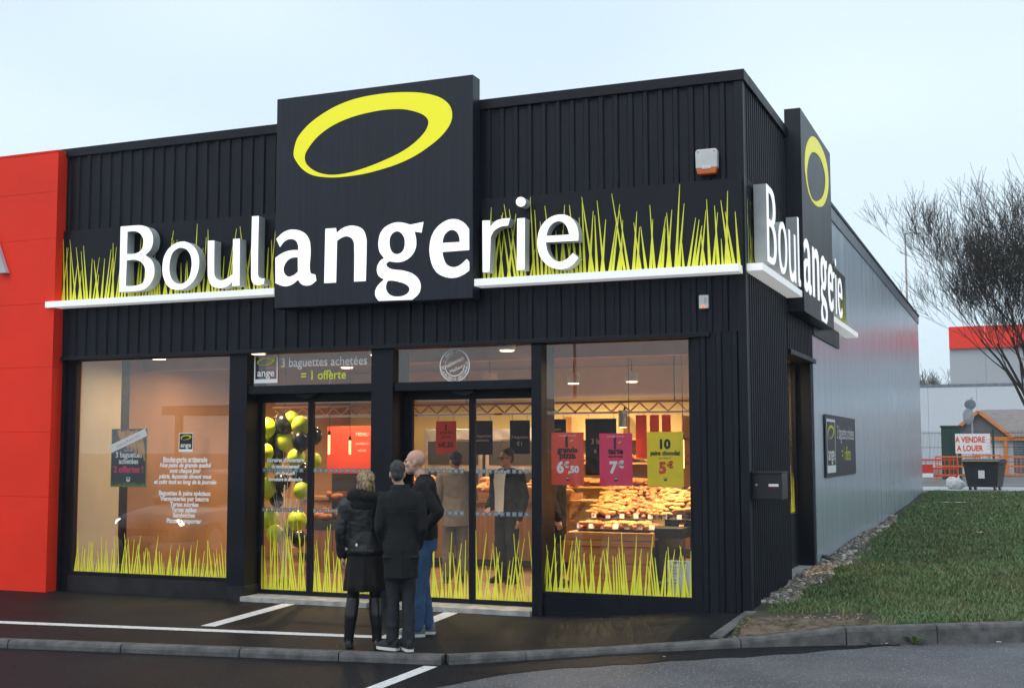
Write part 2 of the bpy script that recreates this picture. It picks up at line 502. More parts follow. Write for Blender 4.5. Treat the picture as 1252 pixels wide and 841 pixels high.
# front upper cladding above the sign band + behind, front lower strip, corner column
cladding('cladding_sheet', -9.05, -.06, 2.86, 5.50, .168, .022, bld, M['cladding'], 0, (0, 0, 0))
cladding('cladding_sheet', -.56, -.06, -.06, 2.86, .168, .022, bld, M['cladding'], 0, (0, -.002, 0), ncut=3)
# side cladding of the black corner box (outward = +x)
cladding('cladding_sheet', .06, 2.45, -.12, 5.50, .115, .018, bld, M['cladding'], math.pi / 2, (0, 0, 0), ncut=7)
cladding('cladding_sheet', 2.45, 4.42, 2.86, 5.50, .115, .018, bld, M['cladding'], math.pi / 2, (0, 0, 0), ncut=9)
g = MB().box(-.062, .028, -.030, .062, -.15, 5.50); g.build('corner_trim', M['frame'], bld, bevel=.004)
# copings
MB().box(-9.06, .05, -.05, .25, 5.50, H).build('coping', M['frame'], bld, bevel=.006)
MB().box(-.25, .052, .25, 4.46, 5.50, H + .001).build('coping', M['frame'], bld, bevel=.006)
MB().box(-9.06, -.26, .26, 4.40, 5.2, 5.45).build('roof_deck', M['greytrim'], bld)
# drip flashing over the windows
MB().box(-9.05, -.36, -.055, .02, 2.812, 2.858).build('drip_flashing', M['frame'], bld, bevel=.004)
# small wall fillers: plinth and pillars of the glazing
MB().box(-9.05, -8.90, .0, .16, -.17, 2.815).build('pillar', M['cladding'], bld)
def zb(x): return z_pave(x, 0)
# window 1 (left)
def window(x0, x1, z0, z1, parent, yf=.06, fr=.05, base=None, mullions=()):
    w = part_empty('window', parent)
    f = MB()
    f.box(x0 - fr, x0, yf, yf + .08, z0 - fr, z1 + fr); f.box(x1, x1 + fr, yf, yf + .08, z0 - fr, z1 + fr)
    f.box(x0, x1, yf + .001, yf + .079, z0 - fr, z0); f.box(x0, x1, yf + .001, yf + .079, z1, z1 + fr)
    f.build('frame', M['frame'], w)
    MB().box(x0 - .004, x1 + .004, yf + .03, yf + .042, z0 - .004, z1 + .004).build('pane', M['glass'], w)
    return w
window(-8.76, -6.385, .098, 2.80, bld)
window(-2.29, -.612, .108, 2.80, bld)
# left recess edge beside pillar, kick plates and sills
MB().box(-8.90, -8.81, .05, .17, -.17, 2.813).build('frame_post', M['frame'], bld)
MB().box(-8.81, -6.33, .045, .15, -.16, .048).build('kick_plate', M['frame_brown'], bld)
MB().box(-2.24, -.56, .045, .15, -.16, .058).build('kick_plate', M['frame'], bld)
MB().box(-6.335, -6.09, .0, .42, -.16, 2.813).build('pillar', M['frame'], bld, bevel=.004)
MB().box(-6.325, -6.08, -.006, .30, -.165, .02).build('pillar_foot', M['frame_brown'], bld)
MB().box(-4.375, -4.092, .0, .42, -.16, 2.813).build('pillar', M['frame'], bld, bevel=.004)
MB().box(-2.372, -2.255, .0, .42, -.17, 2.813).build('pillar', M['frame'], bld, bevel=.004)
MB().box(-.562, -.556, .0, .2, -.1, 2.813).build('frame_post', M['frame'], bld)
# the two entrance bays
def entrance(x0, x1, xm, gz):
    d = part_empty('entrance', bld)
    MB().box(x0, x1, .03, .16, 2.325, 2.42).build('transom_bar', M['frame'], d)
    MB().box(x0, x1, .075, .087, 2.42, 2.812).build('transom_pane', M['glass'], d)
    MB().box(x0, x1, .27, .40, 2.245, 2.345).build('header', M['frame'], d)
    MB().box(x0, x1, .16, .40, 2.345, 2.36).build('soffit', M['frame'], d)
    MB().box(x0, x1, -.07, .42, -.20, gz).build('sill', M['sill'], d)
    g = MB()
    for k in range(13):
        a = math.pi * k / 12
        g.v += [(xm + .13 * math.cos(a + math.pi), .18, 2.315 + .045 * math.sin(a + math.pi)), (xm + .13 * math.cos(a + math.pi), .272, 2.315 + .045 * math.sin(a + math.pi))]
    for k in range(12): g.f.append((2 * k, 2 * k + 1, 2 * k + 3, 2 * k + 2))
    g.f.append(tuple(range(0, 26, 2))); g.f.append(tuple(range(25, 0, -2)))
    g.build('motion_sensor', M['black'], d, fix=True)
    return d
e1 = entrance(-6.09, -4.375, -5.385, -.098)
e2 = entrance(-4.092, -2.372, -3.28, -.098)
def leaf(x0, x1, name, parent):
    st = .035
    f = MB()
    f.box(x0, x0 + st, .30, .345, -.095, 2.245); f.box(x1 - st, x1, .30, .345, -.095, 2.245)
    f.box(x0 + st, x1 - st, .302, .343, -.095, -.045); f.box(x0 + st, x1 - st, .302, .343, 2.225, 2.245)
    f.build('leaf_frame', M['frame'], parent)
    MB().box(x0 + st, x1 - st, .317, .328, -.045, 2.225).build('leaf_pane', M['glass'], parent)
leaf(-6.09, -5.37, 'l', e1); leaf(-5.366, -4.375, 'r', e1)
leaf(-4.02, -3.225, 'l', e2); leaf(-3.221, -2.372, 'r', e2)
MB().box(-4.092, -4.02, .28, .36, -.098, 2.245).build('door_jamb', M['frame'], e2)
# side recess with a fire door window
sr = part_empty('side_entrance', bld)
MB().box(-.20, .0, 4.30, 4.42, -.1, 2.86).build('recess_jamb', M['frame'], sr)
MB().box(-.20, .0, 2.36, 2.45, -.1, 2.86).build('recess_jamb', M['frame'], sr)
MB().box(-.26, -.20, 2.36, 4.42, -.1, .80).build('lower_panel', M['frame'], sr)
MB().box(-.26, -.20, 2.36, 2.50, .80, 2.86).build('stile', M['frame'], sr)
MB().box(-.26, -.20, 4.24, 4.42, .80, 2.86).build('stile', M['frame'], sr)
MB().box(-.245, -.235, 2.50, 4.24, .80, 2.80).build('pane', M['glass'], sr)
MB().box(-.20, .06, 2.44, 4.43, 2.80, 2.86).build('canopy', M['frame'], sr, bevel=.004)
MB().box(-.22, .06, 2.46, 4.25, -.1, .10).build('door_step', M['sill'], sr, bevel=.006)
# grey side wall in separate vertical sheets
y = 4.42; k = 0
while y < 23.55:
    w = 1.085
    g = MB(); P = []
    nn = 10
    for q in range(nn):
        a = y + w * q / nn; s_ = w / nn
        P += [(a, 0), (a + s_ * .55, 0), (a + s_ * .62, -.0012), (a + s_ * .94, -.0012)]
    P = [(a, d) for a, d in P if a < y + w - .006] + [(y + w - .006, 0)]
    for a, d in P: g.v += [(-d, a, -.2), (-d, a, 5.16)]
    for q in range(len(P) - 1): g.f.append((q * 2, q * 2 + 2, q * 2 + 3, q * 2 + 1))
    o0 = len(g.v); g.v += [(-.03, P[0][0], -.2), (-.03, P[0][0], 5.16), (-.03, P[-1][0], -.2), (-.03, P[-1][0], 5.16)]
    g.f += [(o0, o0 + 1, o0 + 3, o0 + 2)]
    g.build('wall_sheet', M['grey'], bld); y += w; k += 1
WEND = y
MB().box(-.3, .022, 4.425, WEND, 5.16, 5.36).build('parapet_trim', M['greytrim'], bld)
MB().box(-.3, .04, 4.425, WEND + .02, 5.36, 5.41).build('coping', M['frame'], bld)
MB().box(-9.0, -.03, WEND - .2, WEND - .02, -.2, 5.3).build('rear_wall', M['grey'], bld)
MB().box(-9.0, -.30, 4.5, WEND - .2, 5.0, 5.1).build('roof_deck', M['greytrim'], bld)
MB().box(.0, .03, 4.5, WEND, -.25, .07).build('base_rail', M['greytrim'], bld)
MB().box(-.02, .012, 4.42, 4.47, -.1, 5.16).build('corner_trim', M['greytrim'], bld)
# dark sheet stub under the side sign
MB().box(.006, .03, 4.45, 7.05, 3.2, 3.62).build('backing_sheet', M['frame'], bld)
# interior shell
inn = part_empty('interior', bld)
MB().box(-8.98, -.25, .16, 7.6, -.16, -.10).build('floor', M['floor'], inn)
MB().box(-8.98, -.27, .17, 7.6, 3.05, 3.12).build('ceiling', M['ceiling'], inn)
MB().box(-8.98, -.27, 7.5, 7.6, -.10, 3.05).build('back_wall', M['yellow_wall'], inn)
MB().box(-9.04, -8.93, 1.25, 7.5, -.10, 3.05).build('side_wall', M['brown_wall'], inn)
MB().box(-9.04, -8.86, .20, 1.05, -.10, 3.05).build('wall_pier', M['cream'], inn)
MB().box(-9.0, -8.88, 1.05, 1.25, -.10, 3.05).build('dark_trim', M['frame'], inn)
MB().box(-.33, -.27, .17, 2.42, -.10, 3.05).build('side_wall', M['cream'], inn)
MB().box(-.33, -.27, 4.32, 7.5, -.10, 3.05).build('side_wall', M['cream'], inn)
MB().box(-8.93, -.34, 1.60, 1.70, 2.765, 3.05).build('header_board', mat('orange_board', (.55, .27, .12), .6, var=.08), inn)

# ------------------------------------------------------------------ lettering and flat prints
_tcache = {}
def text_mesh(body, size, align='CENTER', bold=0., xs=1., extrude=0., shear=0., spacing=1.):
    cu = bpy.data.curves.new('t', 'FONT')
    cu.body = body; cu.size = size; cu.align_x = align; cu.offset = bold; cu.extrude = extrude; cu.shear = shear
    cu.space_character = spacing; cu.resolution_u = 3
    ob = bpy.data.objects.new('t', cu)
    m = bpy.data.meshes.new_from_object(ob)
    bpy.data.objects.remove(ob); bpy.data.curves.remove(cu)
    V = [(v.co.x * xs, -v.co.z, v.co.y) for v in m.vertices]
    F_ = [tuple(p.vertices) for p in m.polygons]
    bpy.data.meshes.remove(m)
    return V, F_
def add_text(g, body, x, z, size, y=0., **k):
    V, F_ = text_mesh(body, size, **k)
    g.add([(a + x, b + y, c + z) for a, b, c in V], F_)
    if V: return min(v[0] for v in V) + x, max(v[0] for v in V) + x
    return x, x
def curve_mesh(contours, extrude=0., res=6):
    """contours of (x, z, corner) filled; returns verts in (x, y, z), front face at y = -extrude"""
    cu = bpy.data.curves.new('c', 'CURVE'); cu.dimensions = '2D'; cu.fill_mode = 'BOTH'; cu.extrude = extrude; cu.resolution_u = res
    for ct in contours:
        sp = cu.splines.new('BEZIER'); sp.bezier_points.add(len(ct) - 1); sp.use_cyclic_u = True
        n = len(ct)
        for i, p in enumerate(ct):
            bp = sp.bezier_points[i]; bp.co = (p[0], p[1], 0)
            if p[2]:
                bp.handle_left_type = bp.handle_right_type = 'FREE'
                pv, nx = ct[i - 1], ct[(i + 1) % n]
                bp.handle_left = (p[0] + (pv[0] - p[0]) * .33, p[1] + (pv[1] - p[1]) * .33, 0)
                bp.handle_right = (p[0] + (nx[0] - p[0]) * .33, p[1] + (nx[1] - p[1]) * .33, 0)
            else:
                pv, nx = Vector(ct[i - 1][:2]), Vector(ct[(i + 1) % n][:2]); q = Vector(p[:2])
                t = (nx - pv).normalized()
                bp.handle_left_type = bp.handle_right_type = 'FREE'
                l_ = q - t * (q - pv).length * .36; r_ = q + t * (nx - q).length * .36
                bp.handle_left = (l_.x, l_.y, 0); bp.handle_right = (r_.x, r_.y, 0)
    ob = bpy.data.objects.new('c', cu)
    m = bpy.data.meshes.new_from_object(ob)
    bpy.data.objects.remove(ob); bpy.data.curves.remove(cu)
    V = [(v.co.x, -v.co.z, v.co.y) for v in m.vertices]
    F_ = [tuple(p.vertices) for p in m.polygons]
    bpy.data.meshes.remove(m)
    return V, F_

GLYPHS = {
  'B': [[[-7.872,4.47,1],[-7.644,4.468,0],[-7.553,4.462,0],[-7.45,4.427,0],[-7.38,4.342,0],[-7.364,4.254,0],[-7.391,4.158,0],[-7.478,4.079,1],[-7.377,4.006,0],[-7.332,3.888,0],[-7.359,3.76,0],[-7.466,3.659,0],[-7.619,3.636,0],[-7.869,3.636,1]],[[-7.765,4.397,1],[-7.641,4.394,0],[-7.549,4.345,0],[-7.511,4.258,0],[-7.535,4.158,0],[-7.622,4.112,0],[-7.765,4.111,1]],[[-7.765,4.031,1],[-7.619,4.028,0],[-7.511,3.972,0],[-7.468,3.858,0],[-7.5,3.74,0],[-7.61,3.704,0],[-7.771,3.705,1]]],
  'o': [[[-6.922,4.216,0],[-6.783,4.17,0],[-6.69,4.068,0],[-6.66,3.922,0],[-6.706,3.761,0],[-6.816,3.655,0],[-6.962,3.617,0],[-7.101,3.655,0],[-7.184,3.769,0],[-7.209,3.899,0],[-7.183,4.053,0],[-7.086,4.166,0]],[[-6.92,4.137,0],[-6.827,4.091,0],[-6.774,3.983,0],[-6.78,3.838,0],[-6.831,3.728,0],[-6.937,3.689,0],[-7.037,3.725,0],[-7.094,3.819,0],[-7.104,3.948,0],[-7.068,4.074,0],[-6.997,4.129,0]]],
  'u': [[[-6.537,4.2,1],[-6.441,4.197,1],[-6.437,3.836,0],[-6.422,3.751,0],[-6.349,3.702,0],[-6.252,3.719,0],[-6.166,3.767,1],[-6.169,4.197,1],[-6.072,4.196,1],[-6.064,3.623,1],[-6.169,3.621,1],[-6.168,3.675,1],[-6.252,3.62,0],[-6.357,3.608,0],[-6.471,3.646,0],[-6.52,3.742,0],[-6.531,3.842,0]]],
  'l': [[[-5.901,4.455,1],[-5.805,4.454,1],[-5.805,3.774,0],[-5.787,3.708,0],[-5.708,3.686,1],[-5.72,3.628,1],[-5.802,3.613,0],[-5.875,3.645,0],[-5.9,3.735,0]]],
  'a': [[[-5.527,4.149,1],[-5.417,4.227,0],[-5.287,4.245,0],[-5.146,4.2,0],[-5.071,4.108,0],[-5.05,3.976,0],[-5.052,3.724,0],[-4.982,3.69,1],[-4.967,3.619,1],[-5.056,3.569,0],[-5.161,3.583,0],[-5.217,3.642,1],[-5.301,3.59,0],[-5.406,3.575,0],[-5.529,3.618,1],[-5.535,3.924,1],[-5.424,3.979,0],[-5.319,3.999,0],[-5.218,3.996,1],[-5.224,4.057,0],[-5.255,4.11,0],[-5.328,4.135,0],[-5.408,4.114,0],[-5.473,4.049,1]],[[-5.224,3.912,1],[-5.329,3.902,0],[-5.403,3.835,0],[-5.416,3.754,0],[-5.361,3.69,0],[-5.279,3.7,0],[-5.219,3.739,1]]],
  'n': [[[-4.853,4.225,1],[-4.709,4.223,1],[-4.702,4.166,1],[-4.607,4.221,0],[-4.483,4.235,0],[-4.359,4.186,0],[-4.309,4.087,0],[-4.302,3.988,0],[-4.309,3.579,1],[-4.463,3.58,1],[-4.465,3.978,0],[-4.481,4.063,0],[-4.543,4.111,0],[-4.617,4.11,0],[-4.694,4.073,1],[-4.702,3.582,1],[-4.861,3.583,1]]],
  'g': [[[-3.737,4.194,1],[-3.572,4.213,1],[-3.597,4.092,1],[-3.685,4.11,1],[-3.663,4.005,0],[-3.678,3.899,0],[-3.752,3.812,0],[-3.865,3.772,0],[-4.013,3.789,1],[-4.044,3.751,0],[-3.98,3.701,0],[-3.816,3.67,0],[-3.682,3.614,0],[-3.609,3.517,0],[-3.621,3.411,0],[-3.707,3.334,1],[-4.141,3.341,1],[-4.186,3.414,0],[-4.165,3.501,0],[-4.073,3.584,1],[-4.144,3.633,0],[-4.166,3.713,0],[-4.134,3.79,0],[-4.075,3.832,1],[-4.135,3.914,0],[-4.147,4.037,0],[-4.104,4.152,0],[-3.994,4.22,0],[-3.874,4.231,0]],[[-3.906,4.129,0],[-3.83,4.075,0],[-3.808,3.985,0],[-3.833,3.899,0],[-3.905,3.866,0],[-3.975,3.902,0],[-4.004,3.998,0],[-3.985,4.089,0]],[[-4.011,3.567,0],[-3.859,3.54,0],[-3.768,3.496,0],[-3.746,3.446,0],[-3.793,3.396,0],[-3.901,3.378,0],[-3.999,3.407,0],[-4.044,3.471,0],[-4.04,3.536,0]]],
  'e': [[[-3.006,4.095,1],[-3.075,4.173,0],[-3.18,4.217,0],[-3.306,4.201,0],[-3.433,4.106,0],[-3.492,3.955,0],[-3.482,3.78,0],[-3.416,3.641,0],[-3.304,3.572,0],[-3.178,3.555,0],[-3.074,3.584,0],[-3.003,3.627,1],[-3.004,3.723,1],[-3.033,3.757,1],[-3.116,3.695,0],[-3.195,3.675,0],[-3.279,3.71,0],[-3.321,3.79,0],[-3.334,3.854,1],[-3.004,3.856,1]],[[-3.335,3.958,1],[-3.31,4.043,0],[-3.238,4.096,0],[-3.165,4.076,0],[-3.127,4.012,0],[-3.12,3.954,1]]],
  'r': [[[-2.862,4.184,1],[-2.769,4.18,1],[-2.766,4.108,1],[-2.705,4.165,0],[-2.618,4.187,0],[-2.529,4.187,1],[-2.553,4.105,1],[-2.64,4.099,0],[-2.72,4.059,0],[-2.761,3.993,1],[-2.776,3.603,1],[-2.858,3.605,1]]],
  'i': [[[-2.443,4.176,1],[-2.352,4.177,1],[-2.357,3.604,1],[-2.45,3.606,1]],[[-2.342,4.355,0],[-2.353,4.388,0],[-2.382,4.41,0],[-2.418,4.413,0],[-2.447,4.395,0],[-2.458,4.364,0],[-2.447,4.331,0],[-2.418,4.309,0],[-2.382,4.306,0],[-2.353,4.324,0]]],
  'e2': [[[-1.941,4.184,0],[-1.835,4.154,0],[-1.762,4.071,0],[-1.732,3.975,0],[-1.734,3.883,1],[-2.109,3.89,1],[-2.086,3.783,0],[-2.023,3.699,0],[-1.944,3.669,0],[-1.866,3.693,0],[-1.795,3.754,1],[-1.734,3.697,1],[-1.812,3.617,0],[-1.929,3.587,0],[-2.055,3.616,0],[-2.149,3.697,0],[-2.197,3.804,0],[-2.204,3.94,0],[-2.164,4.065,0],[-2.065,4.156,0]],[[-2.104,3.96,1],[-2.068,4.051,0],[-2.005,4.103,0],[-1.934,4.107,0],[-1.872,4.057,0],[-1.836,3.957,1]]],
}

RING_O = [[-5.285, 5.1], [-5.295, 5.214], [-5.225, 5.377], [-4.991, 5.56], [-4.613, 5.707], [-4.2, 5.754], [-3.794, 5.737], [-3.476, 5.672], [-3.28, 5.56], [-3.217, 5.41], [-3.279, 5.255], [-3.474, 5.095], [-3.79, 4.944], [-4.192, 4.853], [-4.52, 4.823], [-4.855, 4.837], [-5.111, 4.915]]
RING_I = [[-5.147, 5.087], [-5.093, 5.213], [-4.925, 5.366], [-4.652, 5.487], [-4.28, 5.552], [-3.914, 5.553], [-3.673, 5.494], [-3.534, 5.407], [-3.522, 5.316], [-3.612, 5.198], [-3.79, 5.078], [-4.031, 4.984], [-4.356, 4.897], [-4.645, 4.856], [-4.876, 4.876], [-5.069, 4.967]]
RING = [[(a, b, 0) for a, b in RING_O], [(a, b, 0) for a, b in RING_I]]

def two_part_letter(key, parent, y_front, depth):
    """solid letter: grey return with a lit white face on it"""
    V, F_ = curve_mesh(GLYPHS[key], depth / 2)
    o = MB().add([(a, b + y_front + depth / 2 + .004, c) for a, b, c in V], F_).build('letter', M['return'], parent)
    V, F_ = curve_mesh(GLYPHS[key], .002)
    MB().add([(a, b + y_front + .0015, c) for a, b, c in V], F_).build('lit_face', M['lit_white'], o)
    return o
def blades(x0, x1, z0, hmin, hmax, n, seed, wmax=.034):
    r = random.Random(seed); g = MB()
    for k in range(n):
        x = x0 + (x1 - x0) * (k + r.uniform(.3, .7)) / n
        hh = r.uniform(hmin, hmax) * (1 if r.random() < .6 else r.uniform(.55, .9))
        lean = r.choice((-1, 1)) * r.uniform(.02, .17) * hh
        w = r.uniform(.65, 1) * wmax
        xt = min(max(x + lean, x0 + .004), x1 - .004)
        xa, xb = max(x - w / 2, x0), min(x + w / 2, x1)
        xm_ = (xa + xb) / 2 * .45 + xt * .55
        yy = -.0003 * (k % 5)
        g.add([(xa, yy, z0), (xb, yy, z0), (xm_ + w * .24, yy, z0 + hh * .55), (xt + .003, yy, z0 + hh), (xt - .003, yy, z0 + hh), (xm_ - w * .24, yy, z0 + hh * .55)], [(0, 1, 2, 5), (5, 2, 3, 4)])
    return g

def sign_set(loc, rz, left_x0, pfx, lab):
    dz = .0
    # left band
    L = thing('sign_band', lab[0], 'shop sign', loc, rz)
    MB().box(left_x0 + .06, -5.56, -.055, -.03, 3.52, 4.51).build('backing_board', M['frame'], L)
    blades(left_x0 + .09, -5.58, 3.55, .52, .92, int((-5.56 - left_x0) * 21), 3, .042).build('grass_print', M['grassp'], L, loc=(0, -.058, 0))
    zl = .018
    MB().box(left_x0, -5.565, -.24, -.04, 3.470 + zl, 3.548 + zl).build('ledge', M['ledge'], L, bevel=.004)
    for k in 'Boul': two_part_letter(k, L, -.225, .135).location.x = .18 if pfx == 's' else 0.
    Rr = thing('sign_band', lab[1], 'shop sign', loc, rz)
    MB().box(-2.95, .012, -.055, -.03, 3.50, 4.46).build('backing_board', M['frame'], Rr)
    blades(-2.93, -.005, 3.53, .48, .92, 64, 11, .042).build('grass_print', M['grassp'], Rr, loc=(0, -.058, 0))
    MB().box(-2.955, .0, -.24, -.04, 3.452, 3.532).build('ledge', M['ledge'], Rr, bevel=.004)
    for k in ('r', 'i', 'e2'): two_part_letter(k, Rr, -.225, .135)
    P = thing('logo_panel', lab[2], 'shop sign', loc, rz)
    MB().box(-5.545, -2.965, -.26, -.06, 3.318, 5.85).build('board', M['panel'], P, bevel=.006)
    V, F_ = curve_mesh(RING, .002)
    MB().add([(a, b - .2635, c) for a, b, c in V], F_).build('ring', M['lit_yellow'], P)
    for k in 'ange':
        V, F_ = curve_mesh(GLYPHS[k], .002)
        MB().add([(a, b - .2635, c) for a, b, c in V], F_).build('letter', M['lit_white'], P)
    for xx in (-5.2, -3.3):
        g = MB().box(xx - .04, xx + .04, -.06, .0, 3.6, 5.4); g.build('bracket', M['darksteel'], P)
sign_set((0, 0, 0), 0, -9.05, 'f', ('black board with grass print and white raised letters Boul over the left shop window',
    'black board with grass print and white raised letters rie left of the alarm box', 'tall charcoal panel with yellow ring and white letters ange above the doors'))
sign_set((-.045, 8.085, 0), math.pi / 2, -8.06, 's', ('board with grass print and white letters Boul on the side wall round the corner',
    'board with white letters rie at the far end of the side wall sign', 'narrow looking charcoal panel with yellow ring on the side wall against the sky'))

# ---- printed panels -------------------------------------------------
col = lambda n, c, **k: mat(n, c, .55, **k)
M['poster_red'] = col('poster_red', (.82, .085, .05), var=.05)
M['poster_pink'] = col('poster_pink', (.84, .045, .135), var=.05)
M['poster_yellow'] = col('poster_yellow', (.95, .70, .01), var=.04)
M['poster_navy'] = col('poster_navy', (.02, .026, .045), var=.2)
M['poster_green'] = col('poster_green', (.15, .24, .03))
M['pink_ink'] = col('pink_ink', (.80, .03, .13))
M['red_ink'] = col('red_ink', (.72, .06, .03))
M['yellow_ink'] = col('yellow_ink', (.62, .66, .06))
M['ring_ink'] = col('ring_ink', (.66, .62, .03))
M['bread'] = mat('bread_crust', (.40, .155, .035), .6, col2=(.60, .29, .075), vscale=14, bump=.4, bscale=50)
M['bread2'] = mat('dark_crust', (.30, .10, .025), .6, col2=(.48, .20, .055), vscale=14, bump=.4, bscale=50)
M['tart'] = mat('fruit_tart', (.55, .08, .02), .4, col2=(.75, .30, .06), vscale=20, bump=.3, bscale=60)

def ring_small(g, cx, cz, w, h, y, t=.0):
    # the tilted crescent ring of the logo, scaled from the big one
    V, F_ = curve_mesh(RING, 0, 4)
    sx, sz = w / 2.08, h / .93
    g.add([(cx + (a + 4.256) * sx, y, cz + (c - 5.288) * sz) for a, b, c in V], F_)
def logo(parent, x, z, w, h, y, with_back=True):
    """small framed logo: white frame, dark field, ring, word, white foot"""
    if with_back: MB().box(x, x + w, y - .001, y + .001, z, z + h).build('logo_field', M['black'], parent)
    g = MB(); t = w * .045; yy = y - .003
    for a, b, c, d in ((x, x + w, z, z + h * .14), (x, x + w, z + h - t, z + h), (x, x + t, z + h * .14, z + h - t), (x + w - t, x + w, z + h * .14, z + h - t)):
        g.add([(a, yy, c), (b, yy, c), (b, yy, d), (a, yy, d)], [(0, 1, 2, 3)])
    add_text(g, 'ange', x + w / 2, z + h * .24, h * .36, yy - .001, xs=w / h * 1.12, bold=h * .006)
    g.build('logo_white', M['whitel'], parent)
    g = MB(); ring_small(g, x + w / 2, z + h * .76, w * .76, h * .26, yy); g.build('logo_ring', M['ring_ink'], parent)

YO = .088   # just outside the fixed glass (pane spans .09 - .102)
# transom lettering over the left door
t = thing('transom_sticker', 'small framed logo and words 3 baguettes achetées = 1 offerte on the left transom glass', 'lettering')
logo(t, -6.03, 2.455, .335, .345, .068, False)
MB().box(-6.01, -5.98, .0665, .0672, 2.5, 2.78).build('logo_edge', M['black'], t)
g = MB(); add_text(g, '3 baguettes achetées', -5.06, 2.645, .152, .070, xs=.93, bold=.0008); g.build('lettering', M['whitel'], t)
g = MB(); add_text(g, '= 1 offerte', -5.06, 2.485, .150, .070, xs=.95, bold=.003); g.build('lettering', M['yellow_ink'], t)
# round badge over right door
t = thing('round_badge', 'round white badge reading Diablement Meilleur on the transom over the right door', 'lettering')
g = MB(); cx, cz, r0 = -3.335, 2.60, .19
def annulus(g, cx, cz, r1, r2, y, a0=0, a1=2 * math.pi, n=48):
    for k in range(n):
        a, b = a0 + (a1 - a0) * k / n, a0 + (a1 - a0) * (k + 1) / n
        g.add([(cx + r * math.cos(q), y, cz + r * math.sin(q)) for r, q in ((r1, a), (r2, a), (r2, b), (r1, b))], [(0, 3, 2, 1)])
annulus(g, cx, cz, r0 * .93, r0, .070); annulus(g, cx, cz, r0 * .60, r0 * .66, .070, math.pi * 1.02, math.pi * 2.02); annulus(g, cx, cz, r0 * .62, r0 * .65, .070, math.pi * .55, math.pi * .95)
def arc_text(g, s, cx, cz, r, a_mid, size, y, top=True, step=.13):
    n = len(s)
    for i, ch in enumerate(s):
        if ch == ' ': continue
        a = a_mid + (((n - 1) / 2 - i) if top else (i - (n - 1) / 2)) * step
        V, F_ = text_mesh(ch, size, bold=size * .02)
        th = a - math.pi / 2 if top else a + math.pi / 2
        ca, sa = math.cos(th), math.sin(th)
        off = 0 if top else -size * .68
        g.add([(cx + r * math.cos(a) + vx * ca - (vz + 0) * sa, y, cz + r * math.sin(a) + vx * sa + (vz) * ca) for vx, _, vz in V], F_)
arc_text(g, 'BOULANGERIE ARTISANALE', cx, cz, r0 * .89, math.pi * 1.54, r0 * .23, .070, False, .152)
arc_text(g, '• ANGE •', cx, cz, r0 * .72, math.pi * .66, r0 * .23, .070, True, .20)
def slant(g, s, x, z, size, ang, y):
    V, F_ = text_mesh(s, size, bold=size * .008, xs=.9)
    ca, sa = math.cos(ang), math.sin(ang)
    g.add([(x + vx * ca - vz * sa, y, z + vx * sa + vz * ca) for vx, _, vz in V], F_)
slant(g, 'Diablement', cx - .008, cz + .012, .066, R_(24), .070); slant(g, 'Meilleur', cx + .03, cz - .055, .060, R_(24), .070)
g.build('badge_print', M['whitel'], t)
# text on the left window
t = thing('window_lettering', 'white bakery text with small square logo on the left window', 'lettering')
logo(t, -7.14, 1.625, .215, .235, YO - .003)
lines = [('Boulangerie artisanale', 1.505, .084, 0), ('Nos pains de grande qualité', 1.435, .076, .25), ('sont chaque jour', 1.367, .076, .25), ('pétris, façonnés devant vous', 1.297, .076, .25), ('et cuits tout au long de la journée', 1.228, .076, .25),
         ('Baguettes & pains spéciaux', 1.087, .080, 0), ('Viennoiseries pur beurre', 1.018, .080, 0), ('Tartes sucrées', .950, .080, 0), ('Tartes salées', .882, .080, 0), ('Sandwiches', .815, .080, 0), ('Pizzas à emporter', .745, .080, 0)]
for s, z, size, sh in lines: g = MB(); add_text(g, s, -7.045, z, size, YO, bold=.0028, xs=.90, shear=sh); g.build('lettering', M['whitel'], t)
g = MB(); g.add([(-7.38, YO, 1.494), (-6.71, YO, 1.494), (-6.71, YO, 1.499), (-7.38, YO, 1.499)], [(0, 1, 2, 3)]); g.build('underline', M['whitel'], t)
# opening hours on left door
t = thing('door_lettering', 'white opening hours text on the left sliding door by the balloons', 'lettering')
for s, z, size in (("Horaires d'ouverture", 1.500, .072), ('du lundi au samedi', 1.425, .062), ('6H30 à 20h', 1.345, .070), ('fermeture le dimanche', 1.270, .062)):
    g = MB(); add_text(g, s, -5.73, z, size, .313, bold=.0025, xs=.85, shear=.25); g.build('lettering', M['whitel'], t)
# safety strips on the door leaves
M['strip'] = mat('strip_print', (.16, .21, .25), .5, var=.1)
M['strip_in'] = mat('strip_print_light', (.30, .36, .40), .5)
SQ = (MB().box(0, .055, 0, .002, 0, .05).mesh('square'), MB().add([(.014, -.0015, .013), (.041, -.0015, .013), (.041, -.0015, .037), (.014, -.0015, .037)], [(0, 1, 2, 3)]).mesh('inner_mark'))
def strip(x0, x1, z, label):
    t = thing('safety_strip', label, 'glass marking', group='safety strips across the sliding doors')
    x = x0
    while x + .06 < x1:
        q = mk('square', SQ[0], M['strip'], t, (x, .3105, z)); mk('inner_mark', SQ[1], M['strip_in'], q)
        x += .075
for (x0, x1, nm) in ((-6.05, -5.41, 'left leaf of the left door'), (-5.325, -4.42, 'right leaf of the left door'), (-3.98, -3.27, 'left leaf of the right door'), (-3.18, -2.415, 'right leaf of the right door')):
    for z, hl in ((1.375, 'upper'), (.895, 'lower')): strip(x0, x1, z, '%s row of small grey squares on the %s' % (hl, nm))
